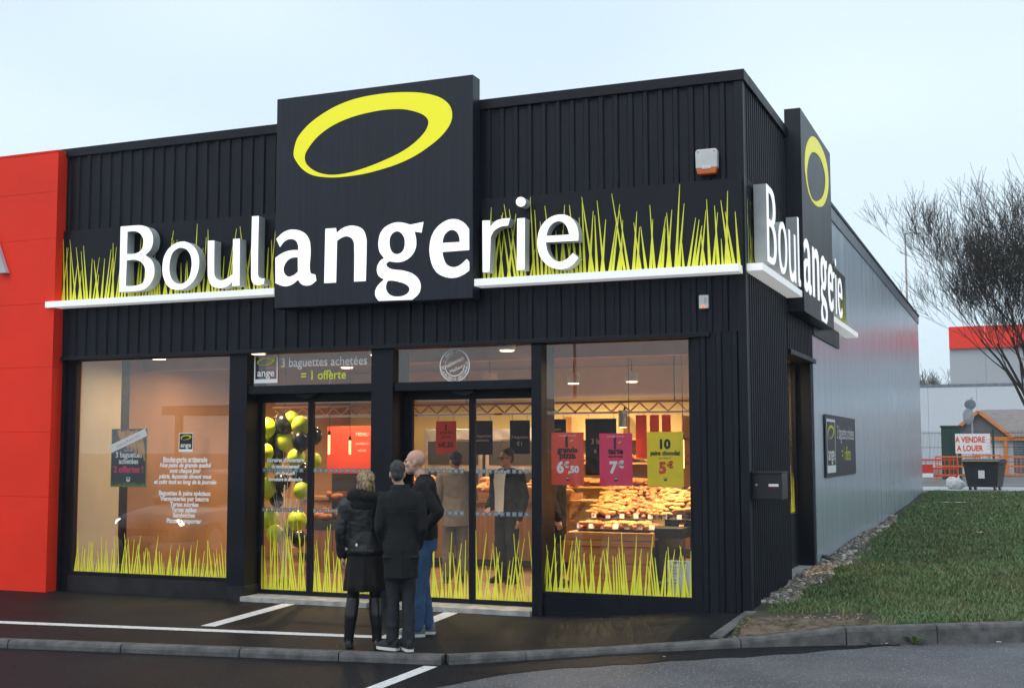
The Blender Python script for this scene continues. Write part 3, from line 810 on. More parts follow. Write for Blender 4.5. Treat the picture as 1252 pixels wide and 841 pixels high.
# grass stickers on the glass
for i, (x0, x1, z0, h0, h1, n, y, lb) in enumerate((
        (-8.755, -6.39, .10, .24, .50, 70, YO, 'yellow green grass sticker along the bottom of the left window'),
        (-6.05, -5.408, -.043, .45, .86, 20, .3135, 'grass sticker on the left leaf of the left door under the balloons'),
        (-5.328, -4.412, -.043, .45, .82, 27, .3135, 'grass sticker on the right leaf of the left door behind the woman'),
        (-3.982, -3.262, -.043, .45, .84, 21, .3135, 'grass sticker on the left leaf of the right door'),
        (-3.183, -2.41, -.043, .45, .84, 24, .3135, 'grass sticker on the right leaf of the right door'),
        (-2.285, -.617, .11, .36, .66, 54, YO, 'grass sticker along the bottom of the right window'))):
    o = blades(x0, x1, z0, h0, h1, n, 20 + i, .032).build('grass_sticker', M['grassp'], loc=(0, y, 0)); tag(o, lb, 'sticker', 'grass stickers on the shop glass')
# side recess grass sticker
g = blades(2.50, 4.24, .81, .35, .70, 34, 44, .036); o = g.build('grass_sticker', M['grassp'], loc=(-.2325, 0, 0), rz=math.pi / 2); tag(o, 'grass sticker on the narrow side window behind the letter box', 'sticker', 'grass stickers on the shop glass')

def poster(name, label, x0, x1, z0, z1, y, matl, cat='poster', loc=(0, 0, 0), rz=0, group=None):
    t = thing(name, label, cat, loc, rz, group)
    MB().box(x0, x1, y, y + .004, z0, z1).build('sheet', matl, t)
    return t
def put(t, matl, items, y, name='lettering'):
    for it in items:
        s, x, z, size = it[:4]; k = it[4] if len(it) > 4 else {}
        g = MB(); add_text(g, s, x, z, size, y, **k); g.build(name, matl, t)
def leaf_mark(g, x, z, s, y):
    g.add([(x, y, z), (x + s, y, z + s * .15), (x + s * 1.5, y, z + s * .75), (x + s * .5, y, z + s * .6)], [(0, 1, 2, 3)])
def shield(t, x, z, s, y, matl, m2):
    g = MB(); g.add([(x - s, y, z + s), (x - s, y, z - s * .5), (x, y, z - s * 1.2), (x + s, y, z - s * .5), (x + s, y, z + s)], [(0, 1, 2, 3, 4)]); g.build('crest', matl, t)
    g = MB(); g.add([(x - s * .65, y - .001, z + s * .75), (x - s * .65, y - .001, z + s * .1), (x + s * .65, y - .001, z + s * .1), (x + s * .65, y - .001, z + s * .75)], [(0, 1, 2, 3)]); g.build('crest_mark', m2, t)
YP = .114; YT = YP - .003
t = poster('promotion_poster', 'orange red poster 1 grande pizza 6,50 in the right window', -2.18, -1.805, 1.262, 1.832, YP, M['poster_red'], group='price posters in the right window'); xm = -1.992
put(t, M['black'], [('1', xm - .01, 1.675, .16, dict(bold=.006)), ('grande', xm, 1.615, .085, dict(bold=.004)), ('pizza', xm, 1.55, .095, dict(bold=.004))], YT)
put(t, M['white'], [('6', xm - .085, 1.395, .165, dict(bold=.008)), ('€', xm - .01, 1.45, .085, dict(bold=.004)), (',50', xm + .07, 1.395, .10, dict(bold=.005)), ('à partager en famille', xm, 1.79, .024, {}), ], YT)
g = MB(); leaf_mark(g, xm + .025, 1.73, .03, YT); g.build('leaf_mark', M['yellow_ink'], t); shield(t, xm, 1.325, .018, YT, M['black'], M['white'])
t = poster('promotion_poster', 'pink poster 1 tarte 7 euros in the middle of the right window', -1.625, -1.255, 1.255, 1.818, YP, M['poster_pink'], group='price posters in the right window'); xm = -1.44
put(t, M['black'], [('1', xm - .01, 1.655, .16, dict(bold=.006)), ('tarte', xm, 1.60, .085, dict(bold=.004)), ('aux fraises', xm, 1.56, .038, dict(bold=.001))], YT)
put(t, M['white'], [('7', xm - .03, 1.395, .17, dict(bold=.008)), ('€', xm + .06, 1.45, .10, dict(bold=.005)), ('à partager en famille', xm, 1.78, .024, {})], YT)
g = MB(); leaf_mark(g, xm + .025, 1.71, .03, YT); g.build('leaf_mark', M['yellow_ink'], t); shield(t, xm, 1.322, .018, YT, M['black'], M['white'])
t = poster('promotion_poster', 'yellow poster 10 pains chocolat 5 euros at the right of the window', -1.09, -.695, 1.255, 1.83, YP, M['poster_yellow'], group='price posters in the right window'); xm = -.892
put(t, M['black'], [('10', xm - .01, 1.655, .135, dict(bold=.007)), ('pains chocolat', xm, 1.585, .066, dict(bold=.0025, xs=.85)), ('pur beurre', xm, 1.545, .030, {})], YT)
put(t, M['red_ink'], [('5', xm - .03, 1.395, .165, dict(bold=.008)), ('€', xm + .055, 1.45, .095, dict(bold=.005))], YT)
shield(t, xm, 1.330, .018, YT, M['black'], M['white'])
t = poster('notice_sheet', 'white printed notice low in the corner of the right window', -.885, -.62, .115, .485, YP, M['white'], 'notice')
put(t, M['black'], [('Avis de pain', -.752, .452, .034, dict(bold=.001))] + [(s, -.86, .41 - k * .033, .022, dict(align='LEFT')) for k, s in enumerate(('menu du jour', 'pain bio', 'tradition', 'céréales', 'complet', 'campagne', 'seigle'))], YT)
shield(t, -.76, .15, .010, YT, M['black'], M['white'])
# left poster
t = poster('baguette_poster', 'dark poster 3 baguettes achetées 2 offertes in the left window', -8.215, -7.655, 1.180, 1.918, YP, M['poster_navy'])
xm = -7.935
g = MB()
for k in range(6): g.tube([(-8.10 + .066 * k + .03 * j, .1105, 1.90 - .035 * j - .012 * (k % 2) - (.03 + .012 * k) * j) for j in range(4)][:4], [.030, .030, .028, .012], 6, squash=.06)
g.build('baguette_picture', M['bread'], t)
g = MB(); a = Vector((-8.225, 1.66)); b = Vector((-7.665, 1.875)); d = (b - a).normalized(); s = Vector((-d.y, d.x)) * .05
g.add([(q.x, .108, q.y) for q in (a - s, b - s, b + s, a + s)], [(0, 1, 2, 3)]); g.build('diagonal_banner', M['white'], t)
V, F_ = text_mesh("jusqu'au 30 avril 2016", .05, xs=.9); ca, sa = d.x, d.y
MB().add([((a.x + b.x) / 2 + vx * ca - (vz - .017) * sa, .1065, (a.y + b.y) / 2 + vx * sa + (vz - .017) * ca) for vx, _, vz in V], F_).build('banner_lettering', M['pink_ink'], t)
put(t, M['white'], [('Pour l\'achat', xm, 1.635, .030, {}), ('3 baguettes', xm, 1.555, .098, dict(bold=.003, xs=.92)), ('achetées', xm, 1.475, .095, dict(bold=.003, xs=.92))], YT)
put(t, M['pink_ink'], [('2 offertes !', xm, 1.365, .115, dict(bold=.004, xs=.92))], YT)
shield(t, xm, 1.275, .030, YT, M['white'], M['black'])
blades(-8.21, -7.66, 1.182, .03, .07, 50, 71, .016).build('grass_border', M['poster_green'], t, loc=(0, YT, 0))
MB().box(-8.2145, -8.203, YT, YT + .001, 1.2, 1.9).build('green_edge', M['poster_green'], t); MB().box(-7.667, -7.6555, YT, YT + .001, 1.2, 1.9).build('green_edge', M['poster_green'], t)
# grey wall sign (outward = +x)
t = poster('wall_sign', 'dark sign 3 baguettes achetées = 1 offerte on the grey side wall', 5.33, 8.78, 1.235, 2.145, -.022, M['panel'], 'sign', (.004, 0, 0), math.pi / 2)
logo(t, 5.43, 1.30, .88, .78, -.026)
put(t, M['white'], [('3 baguettes achetées', 7.55, 1.80, .30, dict(xs=.80, bold=.001))], -.026)
put(t, M['yellow_ink'], [('= 1 offerte', 7.55, 1.47, .31, dict(xs=.80, bold=.004))], -.026)
# posters behind the narrow side window
t = poster('side_window_poster', 'small dark poster inside the narrow side window', 2.7, 3.25, 1.35, 2.15, .262, M['poster_navy'], 'poster', (0, 0, 0), math.pi / 2)

# ---- small wall fixtures -------------------------------------------------
t = thing('alarm_siren', 'white and orange alarm siren box high on the black wall', 'alarm', (-.35, -.024, 4.51))
def rbox(x0, x1, y0, y1, z0, z1, matl, name, parent, bev): return MB().box(x0, x1, y0, y1, z0, z1).build(name, matl, parent, bevel=bev)
g = MB(); prof = [(-.115, .07), (.115, .07), (.118, .25), (.10, .275), (-.10, .275), (-.118, .25)]
g.prism(prof, -.085, 0); g.build('housing', M['white_plastic'], t, bevel=.012)
g = MB(); g.prism([(-.113, .068), (-.095, .008), (.095, .008), (.113, .068)], -.082, 0); g.build('lens', M['orange_lens'], t, bevel=.010)
MB().box(-.045, .045, -.089, -.083, .062, .095).build('label_plate', M['white'], t)
g = MB(); add_text(g, 'alarme', 0, .07, .022, -.0905); g.build('label_print', M['red_ink'], t)
for s in (-1, 1): MB().tube([(s * .085, -.083, .245), (s * .085, -.088, .245)], .006, 8).build('screw', M['darksteel'], t)
t = thing('motion_detector', 'small cream detector box with red light under the white ledge', 'detector', (-.41, -.024, 3.105))
MB().box(-.05, .05, -.05, 0, 0, .142).build('housing', M['white_plastic'], t, bevel=.008)
MB().ell((-.002, -.052, .018), (.016, .010, .012)).build('red_lamp', mat('red_lamp', (1, .1, .05), .4, emit=3, ecol=(1, .06, .02)), t, smooth=True)
MB().box(.008, .030, -.056, -.05, .055, .115).build('lens_strip', M['steel'], t)
t = thing('letter_box', 'black letter box sticking out of the ribbed corner beside the grass', 'letter box', (.02, .12, 1.13))
MB().box(0, .31, 0, .34, 0, .265).build('body', mat('letterbox_black', (.016, .017, .021), .35), t, bevel=.008)
MB().box(-.002, .315, -.012, .35, .266, .285).build('lid', M['black'], t, bevel=.004)
MB().box(.175, .275, -.004, -.001, .135, .160).build('name_plate', M['white'], t)
MB().box(.175, .275, -.004, -.001, .128, .134).build('name_plate_stripe', M['red_ink'], t)
MB().tube([(.05, -.001, .150), (.05, -.010, .150)], .013, 12).build('lock', M['steel'], t)
t = thing('drain_spout', 'small black pipe stub at the foot of the grey wall', 'pipe', (.02, 4.85, .12))
MB().tube([(0, 0, .02), (.05, 0, .03), (.10, 0, .0)], .05, 12).build('elbow', M['black'], t, smooth=True)
MB().tube([(0, 0, .02), (.008, 0, .02)], .065, 12).build('flange', M['black'], t)

# ------------------------------------------------------------------ inside the shop
M['brioche'] = mat('brioche_crust', (.52, .26, .07), .5, col2=(.70, .42, .15), vscale=16, bump=.4, bscale=50)
def croissant(g, c, L, r, rz, bend=.35, n=6):
    pts, rad = [], []
    for k in range(7):
        t = k / 6 * 2 - 1
        x, y = t * L / 2, bend * L * (t * t - .4)
        pts.append((c[0] + x * math.cos(rz) - y * math.sin(rz), c[1] + x * math.sin(rz) + y * math.cos(rz), c[2] + .004 * (k % 2)))
        rad.append(r * (.25 + .75 * math.sqrt(max(0, 1 - t * t * .97))))
    g.tube(pts, rad, n)
def pile(name, label, x0, x1, y0, y1, zf, n, matl, L=(.10, .16), r=(.026, .040), bend=.3, seed=1, group=None):
    q = random.Random(seed); g = MB()
    for k in range(n):
        x, y = q.uniform(x0, x1), q.uniform(y0, y1)
        croissant(g, (x, y, zf(x, y) + q.uniform(0, .06)), q.uniform(*L), q.uniform(*r), q.uniform(-1, 1), bend * q.uniform(-.3, 1))
    o = g.build(name, matl, smooth=True); tag(o, label, 'pastries', group); o['kind'] = 'stuff'; return o

# display counter behind the right window
t = thing('display_counter', 'light wood pastry counter with a glass case behind the right window', 'counter')
for k in range(3):
    MB().box(-2.48, -1.45, 1.50 + .002 * k, 1.54, -.10 + .2 * k, .095 + .2 * k).build('front_plank', M['wood'], t, bevel=.004)
MB().box(-2.50, -1.43, 1.47, 1.56, .50, .565).build('front_rail', M['wood'], t, bevel=.004)
MB().box(-2.50, -1.43, 1.47, 2.9, .57, .66).build('counter_top', M['wood'], t, bevel=.005)
MB().box(-2.47, -1.46, 1.56, 2.9, -.10, .57).build('carcass', M['dark_shelf'], t)
g = MB()
for xx in (-2.48, -1.455):
    g.box(xx, xx + .006, 1.52, 2.5, .66, 1.10)
g.box(-2.474, -1.455, 1.52, 1.526, .66, .98)
g.build('case_glass', M['caseglass'], t)
MB().box(-2.40, -1.5, 1.6, 2.5, .665, .685).build('tray', M['darksteel'], t)
for k in range(2):
    g = MB(); g.add([(-2.40, 1.95 + .0, .80 + .0), (-.50, 1.95, .80), (-.50, 2.75, 1.10), (-2.40, 2.75, 1.10)], [(0, 1, 2, 3)])
g.build('sloped_shelf', M['darksteel'], t)
for xx in (-2.30, -1.20, -.85):
    MB().bar((xx, 1.93, .72), (xx - .02, 2.7, 1.16), .055, .02).build('shelf_divider', M['wood_v'], t)
for k in range(7):
    xx = -2.40 + .15 * k; MB().add([(xx, 1.56, .70), (xx + .07, 1.56, .70), (xx + .07, 1.585, .755), (xx, 1.585, .755)], [(0, 1, 2, 3)]).build('price_tag', M['white'], t)
for k in range(10):
    xx = -2.34 + .18 * k; MB().add([(xx, 1.945, .805), (xx + .06, 1.945, .805), (xx + .06, 1.955, .86), (xx, 1.955, .86)], [(0, 1, 2, 3)]).build('price_tag', M['white'], t)
# return block of counter: dark shelving to the right
r_ = thing('shelf_block', 'dark open shelving at the right end of the pastry counter', 'counter')
MB().box(-1.44, -.45, 2.05, 2.95, .72, .80).build('top', M['dark_shelf'], r_, bevel=.004)
MB().box(-1.44, -1.10, 1.58, 2.05, .60, .72).build('dark_tray', M['black'], r_, bevel=.004)
for xx in (-1.43, -1.05, -.70, -.48): MB().box(xx, xx + .03, 1.75, 2.9, -.10, .72).build('upright', M['dark_shelf'], r_)
for zz in (.0, .36): MB().box(-1.40, -.45, 1.78, 2.9, zz, zz + .03).build('shelf', M['dark_shelf'], r_)
pile('croissant_pile', 'golden croissants heaped on the sloped shelf of the pastry counter', -2.38, -1.95, 1.98, 2.72, lambda x, y: .82 + (y - 1.95) * .375, 170, M['bread'], L=(.09, .14), r=(.018, .030), seed=2)
pile('roll_pile', 'dark rolls heaped in the middle of the sloped shelf', -1.93, -1.62, 1.98, 2.72, lambda x, y: .81 + (y - 1.95) * .375, 130, M['bread2'], L=(.06, .09), r=(.024, .034), bend=0, seed=6)
pile('brioche_pile', 'light brioches heaped on the sloped shelf behind the yellow poster', -1.60, -1.28, 1.98, 2.72, lambda x, y: .82 + (y - 1.95) * .375, 110, M['brioche'], L=(.07, .12), r=(.020, .032), bend=.2, seed=7)
pile('pastry_pile', 'golden pastries at the right end of the glass pastry case', -1.22, -.52, 1.98, 2.72, lambda x, y: .84 + (y - 1.95) * .39, 130, M['bread'], L=(.16, .24), r=(.022, .032), bend=.05, seed=3)
pile('tart_pile', 'red fruit tarts on the lower tray of the pastry case', -2.40, -1.85, 1.58, 1.95, lambda x, y: .70, 60, M['tart'], L=(.10, .13), r=(.024, .032), bend=.0, seed=4)
pile('pastry_pile', 'glazed pastries on the lower tray in the middle of the pastry case', -1.88, -1.5, 1.58, 1.95, lambda x, y: .70, 50, M['bread'], L=(.10, .14), r=(.026, .034), bend=.1, seed=5)

# service counter across the room
t = thing('service_counter', 'long wood fronted service counter across the back of the shop', 'counter')
for k in range(10):
    MB().box(-8.2 + .55 * k, -8.2 + .55 * k + .545, 4.60, 4.64, -.10, .84).build('front_panel', M['wood_v'], t, bevel=.003)
MB().box(-8.22, -2.68, 4.55, 5.2, .845, .90).build('counter_top', M['wood'], t, bevel=.004)
MB().box(-8.2, -2.7, 4.64, 5.2, -.10, .845).build('carcass', M['dark_shelf'], t)
MB().box(-8.2, -2.7, 4.585, 4.60, -.10, .0).build('toe_kick', M['dark_shelf'], t)
for i, (x0, x1) in enumerate(((-5.25, -4.55), (-4.35, -3.55), (-6.4, -5.5), (-7.5, -6.7))):
    b = thing('bread_basket', ['wicker bread basket behind the standing man indoors', 'wicker bread basket left of the pizza poster', 'wicker bread basket behind the capped shopper', 'wicker bread basket behind the red menu board'][i], 'basket', group='bread baskets on the service counter')
    g = MB(); g.box(x0, x1, 4.62, 5.12, .902, .93); g.box(x0, x1, 4.60, 4.62, .902, 1.0); g.box(x0, x0 + .02, 4.62, 5.12, .93, 1.0); g.box(x1 - .02, x1, 4.62, 5.12, .93, 1.0)
    g.build('wicker', M['wood'], b)
    pile('bread_pile', ['round loaves in the basket behind the standing man indoors', 'round loaves in the basket left of the pizza poster', 'loaves in the basket behind the capped shopper', 'loaves in the basket behind the red menu board'][i], x0 + .06, x1 - .06, 4.66, 5.08, lambda x, y: .97 + (y - 4.66) * .45, 46, M['bread'] if i % 2 else M['bread2'], L=(.14, .2), r=(.05, .07), bend=0, seed=30 + i)
# left buffet with loaves
t = thing('bread_buffet', 'dark bread buffet with loaves seen through the left door', 'counter')
MB().box(-7.25, -5.9, 3.25, 4.0, .48, .60).build('top', M['dark_shelf'], t, bevel=.004)
for k in range(3): MB().box(-7.24 + k * .45, -6.80 + k * .45, 3.27, 3.31, -.1, .475).build('front_panel', M['wood_v'], t, bevel=.003)
MB().box(-7.22, -5.92, 3.32, 3.98, -.1, .475).build('carcass', M['dark_shelf'], t)
MB().box(-7.2, -5.95, 3.92, 3.97, .60, 1.32).build('back_panel', M['dark_shelf'], t)
MB().box(-7.2, -5.95, 3.6, 3.94, .87, .89).build('shelf', M['dark_shelf'], t)
pile('loaf_pile', 'brown loaves on the lower level of the bread buffet', -7.15, -5.98, 3.30, 3.9, lambda x, y: .64 + (y - 3.3) * .12, 70, M['bread2'], L=(.16, .24), r=(.045, .06), bend=0, seed=50)
pile('loaf_pile', 'dark loaves on the upper shelf of the bread buffet', -7.1, -6.0, 3.62, 3.9, lambda x, y: .93, 44, M['bread2'], L=(.16, .24), r=(.045, .06), bend=0, seed=51)
# wall shelves / kitchen in the back
t = thing('oven_unit', 'steel oven unit against the pale yellow back wall', 'oven')
for k, (x0, x1) in enumerate(((-7.0, -5.9), (-5.85, -4.9))):
    MB().box(x0, x1, 6.7, 7.45, -.10, 2.0).build('cabinet', M['steel'], t, bevel=.01)
    for j in range(3):
        MB().box(x0 + .08, x1 - .08, 6.675, 6.70, .35 + .52 * j, .75 + .52 * j).build('oven_door', M['black'], t, bevel=.004)
        MB().box(x0 + .2, x1 - .2, 6.64, 6.66, .78 + .52 * j, .80 + .52 * j).build('handle', M['steel'], t)
t = thing('wall_shelf', 'wooden wall shelf with baguettes behind the price posters', 'shelf')
for zz in (1.0, 1.4, 1.8): MB().box(-4.6, -2.5, 7.1, 7.49, zz, zz + .03).build('board', M['wood'], t)
for xx in (-4.6, -3.55, -2.53): MB().box(xx, xx + .03, 7.1, 7.49, -.1, 2.2).build('upright', M['wood_v'], t)
for j, zz in enumerate((1.08, 1.48)): pile('baguette_rack', 'baguettes standing on the %s wall shelf board' % ('lower', 'middle')[j], -4.5, -2.6, 7.15, 7.4, lambda x, y, zz=zz: zz, 36, M['bread2'], L=(.3, .45), r=(.03, .045), bend=0, seed=60 + j)
# lattice truss beam
t = thing('lattice_beam', 'pale wooden lattice beam hanging across the shop ceiling', 'beam')
MB().box(-7.8, -.6, 3.17, 3.23, 2.265, 2.295).build('top_chord', M['wood'], t); MB().box(-7.8, -.6, 3.17, 3.23, 2.125, 2.15).build('bottom_chord', M['wood'], t)
x = -7.8; k = 0
while x < -.75:
    a, b = (2.15, 2.265) if k % 2 else (2.265, 2.15)
    MB().bar((x, 3.20, a), (x + .13, 3.20, b), .02, .016).build('lattice_bar', M['wood'], t); x += .13; k += 1
for xx in (-7.6, -4.6, -1.6): MB().bar((xx, 3.2, 2.295), (xx, 3.2, 3.05), .015).build('hanger', M['darksteel'], t)
# hanging boards
def hang(x0, x1, z0, z1, m_, label, txt=None, tm=None, y=3.25):
    t = poster('hanging_poster', label, x0, x1, z0, z1, y, M[m_], group='posters hung from the lattice beam')
    for xx in (x0 + .04, x1 - .04): MB().bar((xx, y + .002, z1), (xx, y + .002, 2.13), .004).build('string', M['darksteel'], t)
    if txt: put(t, M[tm], txt, y - .003)
    return t
hang(-5.11, -4.79, 1.585, 2.05, 'poster_red', 'red poster hung over the capped shopper', [('1', -4.95, 1.92, .12, dict(bold=.004)), ('grande', -4.95, 1.87, .07, {}), ('pizza', -4.95, 1.81, .07, {}), ('6€,50', -4.95, 1.68, .10, dict(bold=.003))], 'black')
hang(-4.53, -4.23, 1.575, 2.05, 'poster_navy', 'dark poster with diagonal picture hung beside the red one', [('3 baguettes', -4.38, 1.82, .055, {}), ('achetées', -4.38, 1.76, .055, {})], 'white')
hang(-3.97, -3.67, 1.585, 2.05, 'poster_navy', 'dark poster hung above the man with glasses', [('3 baguettes', -3.82, 1.80, .055, {}), ('€1', -3.82, 1.70, .08, {})], 'whitel')
hang(-3.41, -3.14, 1.40, 2.06, 'poster_navy', 'dark poster hung just left of the pizza poster', [('pain', -3.27, 1.9, .07, {})], 'white')
hang(-2.86, -2.42, 1.30, 2.06, 'poster_navy', 'large dark baguette poster hung between the red and pink price posters', [('3 b', -2.72, 1.72, .10, {}), ('a', -2.72, 1.60, .10, {})], 'white')
for i, (a, b) in enumerate(((-2.15, -2.0), (-1.955, -1.83), (-1.79, -1.67))):
    hang(a, b, 1.53 + .03 * i, 2.10, 'poster_red', ['narrow red banner hung left of the yellow poster', 'narrow red banner hung over the yellow poster', 'narrow red banner hung at the right of the yellow poster'][i])
hang(-7.10, -6.15, 1.30, 2.00, 'poster_red', 'wide red menu board hung behind the left door', [('MENU', -6.5, 1.85, .08, {}), ('sandwich', -6.5, 1.72, .06, {}), ('salade', -6.5, 1.62, .06, {})], 'white', y=3.6)
# lamps
def area(loc, size, power, colr=(1, .70, .38), parent=None, spread=180):
    d = bpy.data.lights.new('lamp_light', 'AREA'); d.shape = 'DISK'; d.size = size; d.energy = power; d.color = colr; d.spread = R_(spread)
    o = bpy.data.objects.new('lamp_light', d); C.objects.link(o); o.location = loc
    if parent is not None: o.parent = parent
    return o
def downlight(x, y, z, p, label):
    t = thing('ceiling_lamp', label, 'lamp', (x, y, z), group='warm lamps of the shop ceiling')
    MB().tube([(0, 0, .0), (0, 0, .16)], .11, 16).build('housing', M['white_plastic'], t, smooth=False)
    MB().tube([(0, 0, -.012), (0, 0, .0)], .085, 16).build('bulb', M['warm_bulb'], t)
    area((0, 0, -.03), .22, p, parent=t, spread=88 if y < 2.5 and x > -7.5 else 175)
    MB().bar((0, 0, .16), (0, 0, 3.05 - z), .012).build('stem', M['darksteel'], t)
names = ['over the balloons', 'over the bread buffet', 'over the left door mat', 'over the right door mat', 'over the pastry counter', 'over the pastry counter at its right end', 'over the service counter at the left', 'over the middle of the service counter', 'over the service counter near the ovens', 'in front of the wall shelf', 'beside the brown wall', 'near the cream pier of the left window', 'behind the narrow side window']
pos = [(-6.3, .55, 2.86, 38), (-6.6, 3.3, 2.86, 75), (-5.0, 1.3, 2.86, 24), (-3.2, 1.3, 2.86, 24), (-2.0, 1.85, 2.86, 56), (-1.0, 2.0, 2.86, 52), (-7.0, 5.3, 2.7, 65), (-5.2, 5.4, 2.7, 110), (-4.0, 6.0, 2.7, 110), (-3.0, 5.9, 2.7, 85), (-8.0, 2.2, 2.86, 30), (-8.0, .75, 2.86, 12), (-.9, 3.6, 2.86, 70)]
for (x, y, z, p), nm in zip(pos, names): downlight(x, y, z, p, 'round warm ceiling lamp ' + nm)
def glow(x, y, z0, z1, label):
    t = thing('tube_lamp', label, 'lamp', (x, y, 0), group='orange glowing tube lamps')
    MB().tube([(0, 0, z0), (0, 0, z1)], .014, 10).build('glow_tube', M['warm_lamp'], t)
    MB().tube([(0, 0, z1), (0, 0, z1 + .06)], .022, 10).build('cap', M['darksteel'], t)
    MB().bar((0, 0, z1 + .06), (0, 0, 3.05), .008).build('cable', M['darksteel'], t)
glow(-2.20, 3.1, 1.37, 1.77, 'orange tube lamp at the left of the yellow poster'); glow(-1.47, 3.1, 1.40, 1.77, 'orange tube lamp at the right of the yellow poster')
glow(-6.80, 3.15, 1.58, 1.86, 'orange tube lamp in the middle of the left door'); glow(-6.45, 3.15, 1.58, 1.78, 'orange tube lamp in front of the red menu board')
t = thing('spot_lamp', 'grey cylinder spot lamp under the lattice beam above the pink poster', 'lamp', (-2.28, 3.1, 1.94))
MB().tube([(0, 0, 0), (0, 0, .22)], .06, 18).build('shade', M['steel'], t); MB().bar((0, .05, .22), (0, .09, .26), .02).build('clamp', M['darksteel'], t)
MB().tube([(0, 0, -.006), (0, 0, 0)], .045, 14).build('bulb', M['warm_bulb'], t)
# balloons
t = thing('balloon_bunch', 'tall bunch of green and black balloons inside the left door', 'balloons')
M['bal_g'] = mat('green_balloon', (.50, .62, .03), .4, var=.05); M['bal_k'] = mat('black_balloon', (.016, .016, .018), .22)
BAL = [('g', -6.36, 0.85, 1.93, 0.122), ('k', -6.2, 1.0, 1.97, 0.136), ('g', -5.89, 0.91, 1.95, 0.119), ('k', -6.41, 1.03, 1.8, 0.128), ('g', -6.2, 1.04, 1.77, 0.127), ('k', -5.79, 0.76, 1.75, 0.118), ('g', -6.3, 0.74, 1.61, 0.106), ('k', -6.39, 1.15, 1.6, 0.123), ('g', -5.92, 0.86, 1.54, 0.114), ('g', -5.66, 0.85, 1.51, 0.103), ('g', -6.47, 1.23, 1.45, 0.109), ('k', -5.9, 0.97, 1.34, 0.134), ('g', -6.65, 1.15, 1.34, 0.11), ('g', -6.43, 0.97, 1.14, 0.137), ('k', -6.25, 1.05, 1.23, 0.117), ('g', -5.8, 0.81, 1.13, 0.104), ('k', -6.32, 1.05, 1.01, 0.098), ('g', -6.5, 1.16, 0.75, 0.133), ('g', -5.97, 0.99, 0.75, 0.124), ('k', -6.14, 1.1, 0.6, 0.097), ('g', -6.35, 1.07, 0.56, 0.117), ('k', -5.8, 0.76, 0.54, 0.103), ('k', -5.81, 1.11, 1.82, 0.106), ('g', -6.11, 1.03, 2.04, 0.097)]
for k, x, y, z, r in BAL:
    g = MB(); secs = []
    for j in range(13):
        a = -math.pi / 2 + math.pi * j / 12
        rr = r * math.cos(a) * (1 - .10 * max(0, -math.sin(a)))
        secs.append((0, 0, r * 1.12 * math.sin(a), max(rr, .004), max(rr, .004)))
    secs = [(0, 0, -r * 1.12 - .022, .013, .013)] + secs
    g.rings(secs, 16)
    o = g.build('balloon', M['bal_' + k], t, smooth=True, loc=(x, y, z)); o.rotation_euler = (random.uniform(-.3, .3), random.uniform(-.3, .3), 0)
    s = MB().tube([(0, 0, -r * 1.12), ((-6.16 - x) * .55, (.98 - y) * .55, -(z - .3) * .5), (-6.16 - x, .98 - y, .02 - z)], .0022, 4); so = s.build('string', M['white'], t, loc=(x, y, z))
MB().tube([(-6.16, .98, -.098), (-6.16, .98, 1.2)], .009, 8).build('pole', M['white_plastic'], t)
MB().rings([(-6.16, .98, -.098, .11, .11), (-6.16, .98, -.03, .10, .10), (-6.16, .98, .02, .03, .03)], 16).build('weight', M['black'], t)

# ------------------------------------------------------------------ people
_tex = {}
def cloud(size):
    if size not in _tex:
        t = bpy.data.textures.new('wrinkle_%g' % size, 'CLOUDS'); t.noise_scale = size; t.noise_depth = 2; _tex[size] = t
    return _tex[size]
_bake = []
def remeshed(name, g, matl, parent, vox=.011, it=5, wr=0., wsize=.08, wr2=0., wsize2=.03):
    o = g.build(name, matl, parent, smooth=True)
    md = o.modifiers.new('r', 'REMESH'); md.mode = 'VOXEL'; md.voxel_size = vox; md.use_smooth_shade = True
    md = o.modifiers.new('s', 'SMOOTH'); md.factor = .5; md.iterations = it
    for st, sz in ((wr, wsize), (wr2, wsize2)):
        if st:
            d = o.modifiers.new('d', 'DISPLACE'); d.texture = cloud(sz); d.strength = st; d.mid_level = .5; d.texture_coords = 'LOCAL'
    _bake.append(o)
    return o
def bake_all():
    bpy.context.view_layer.update()
    dg = bpy.context.evaluated_depsgraph_get()
    for o in _bake:
        m = bpy.data.meshes.new_from_object(o.evaluated_get(dg))
        o['_n'] = 0; del o['_n']
        old = o.data
        o.modifiers.clear(); o.data = m
        m.polygons.foreach_set('use_smooth', [True] * len(m.polygons))
    _bake.clear()

def limb(g, pts, rad, n=12, squash=1.):
    P, Rr = [], []
    for i in range(len(pts) - 1):
        a, b = Vector(pts[i]), Vector(pts[i + 1])
        for k in range(4):
            t = k / 4; P.append(a.lerp(b, t)); Rr.append(rad[i] * (1 - t) + rad[i + 1] * t)
    P.append(Vector(pts[-1])); Rr.append(rad[-1])
    g.tube(P, Rr, n)
    for p, r in zip(pts, rad): g.ell(p, (r * .99, r * .99, r * .99), 10, 6)

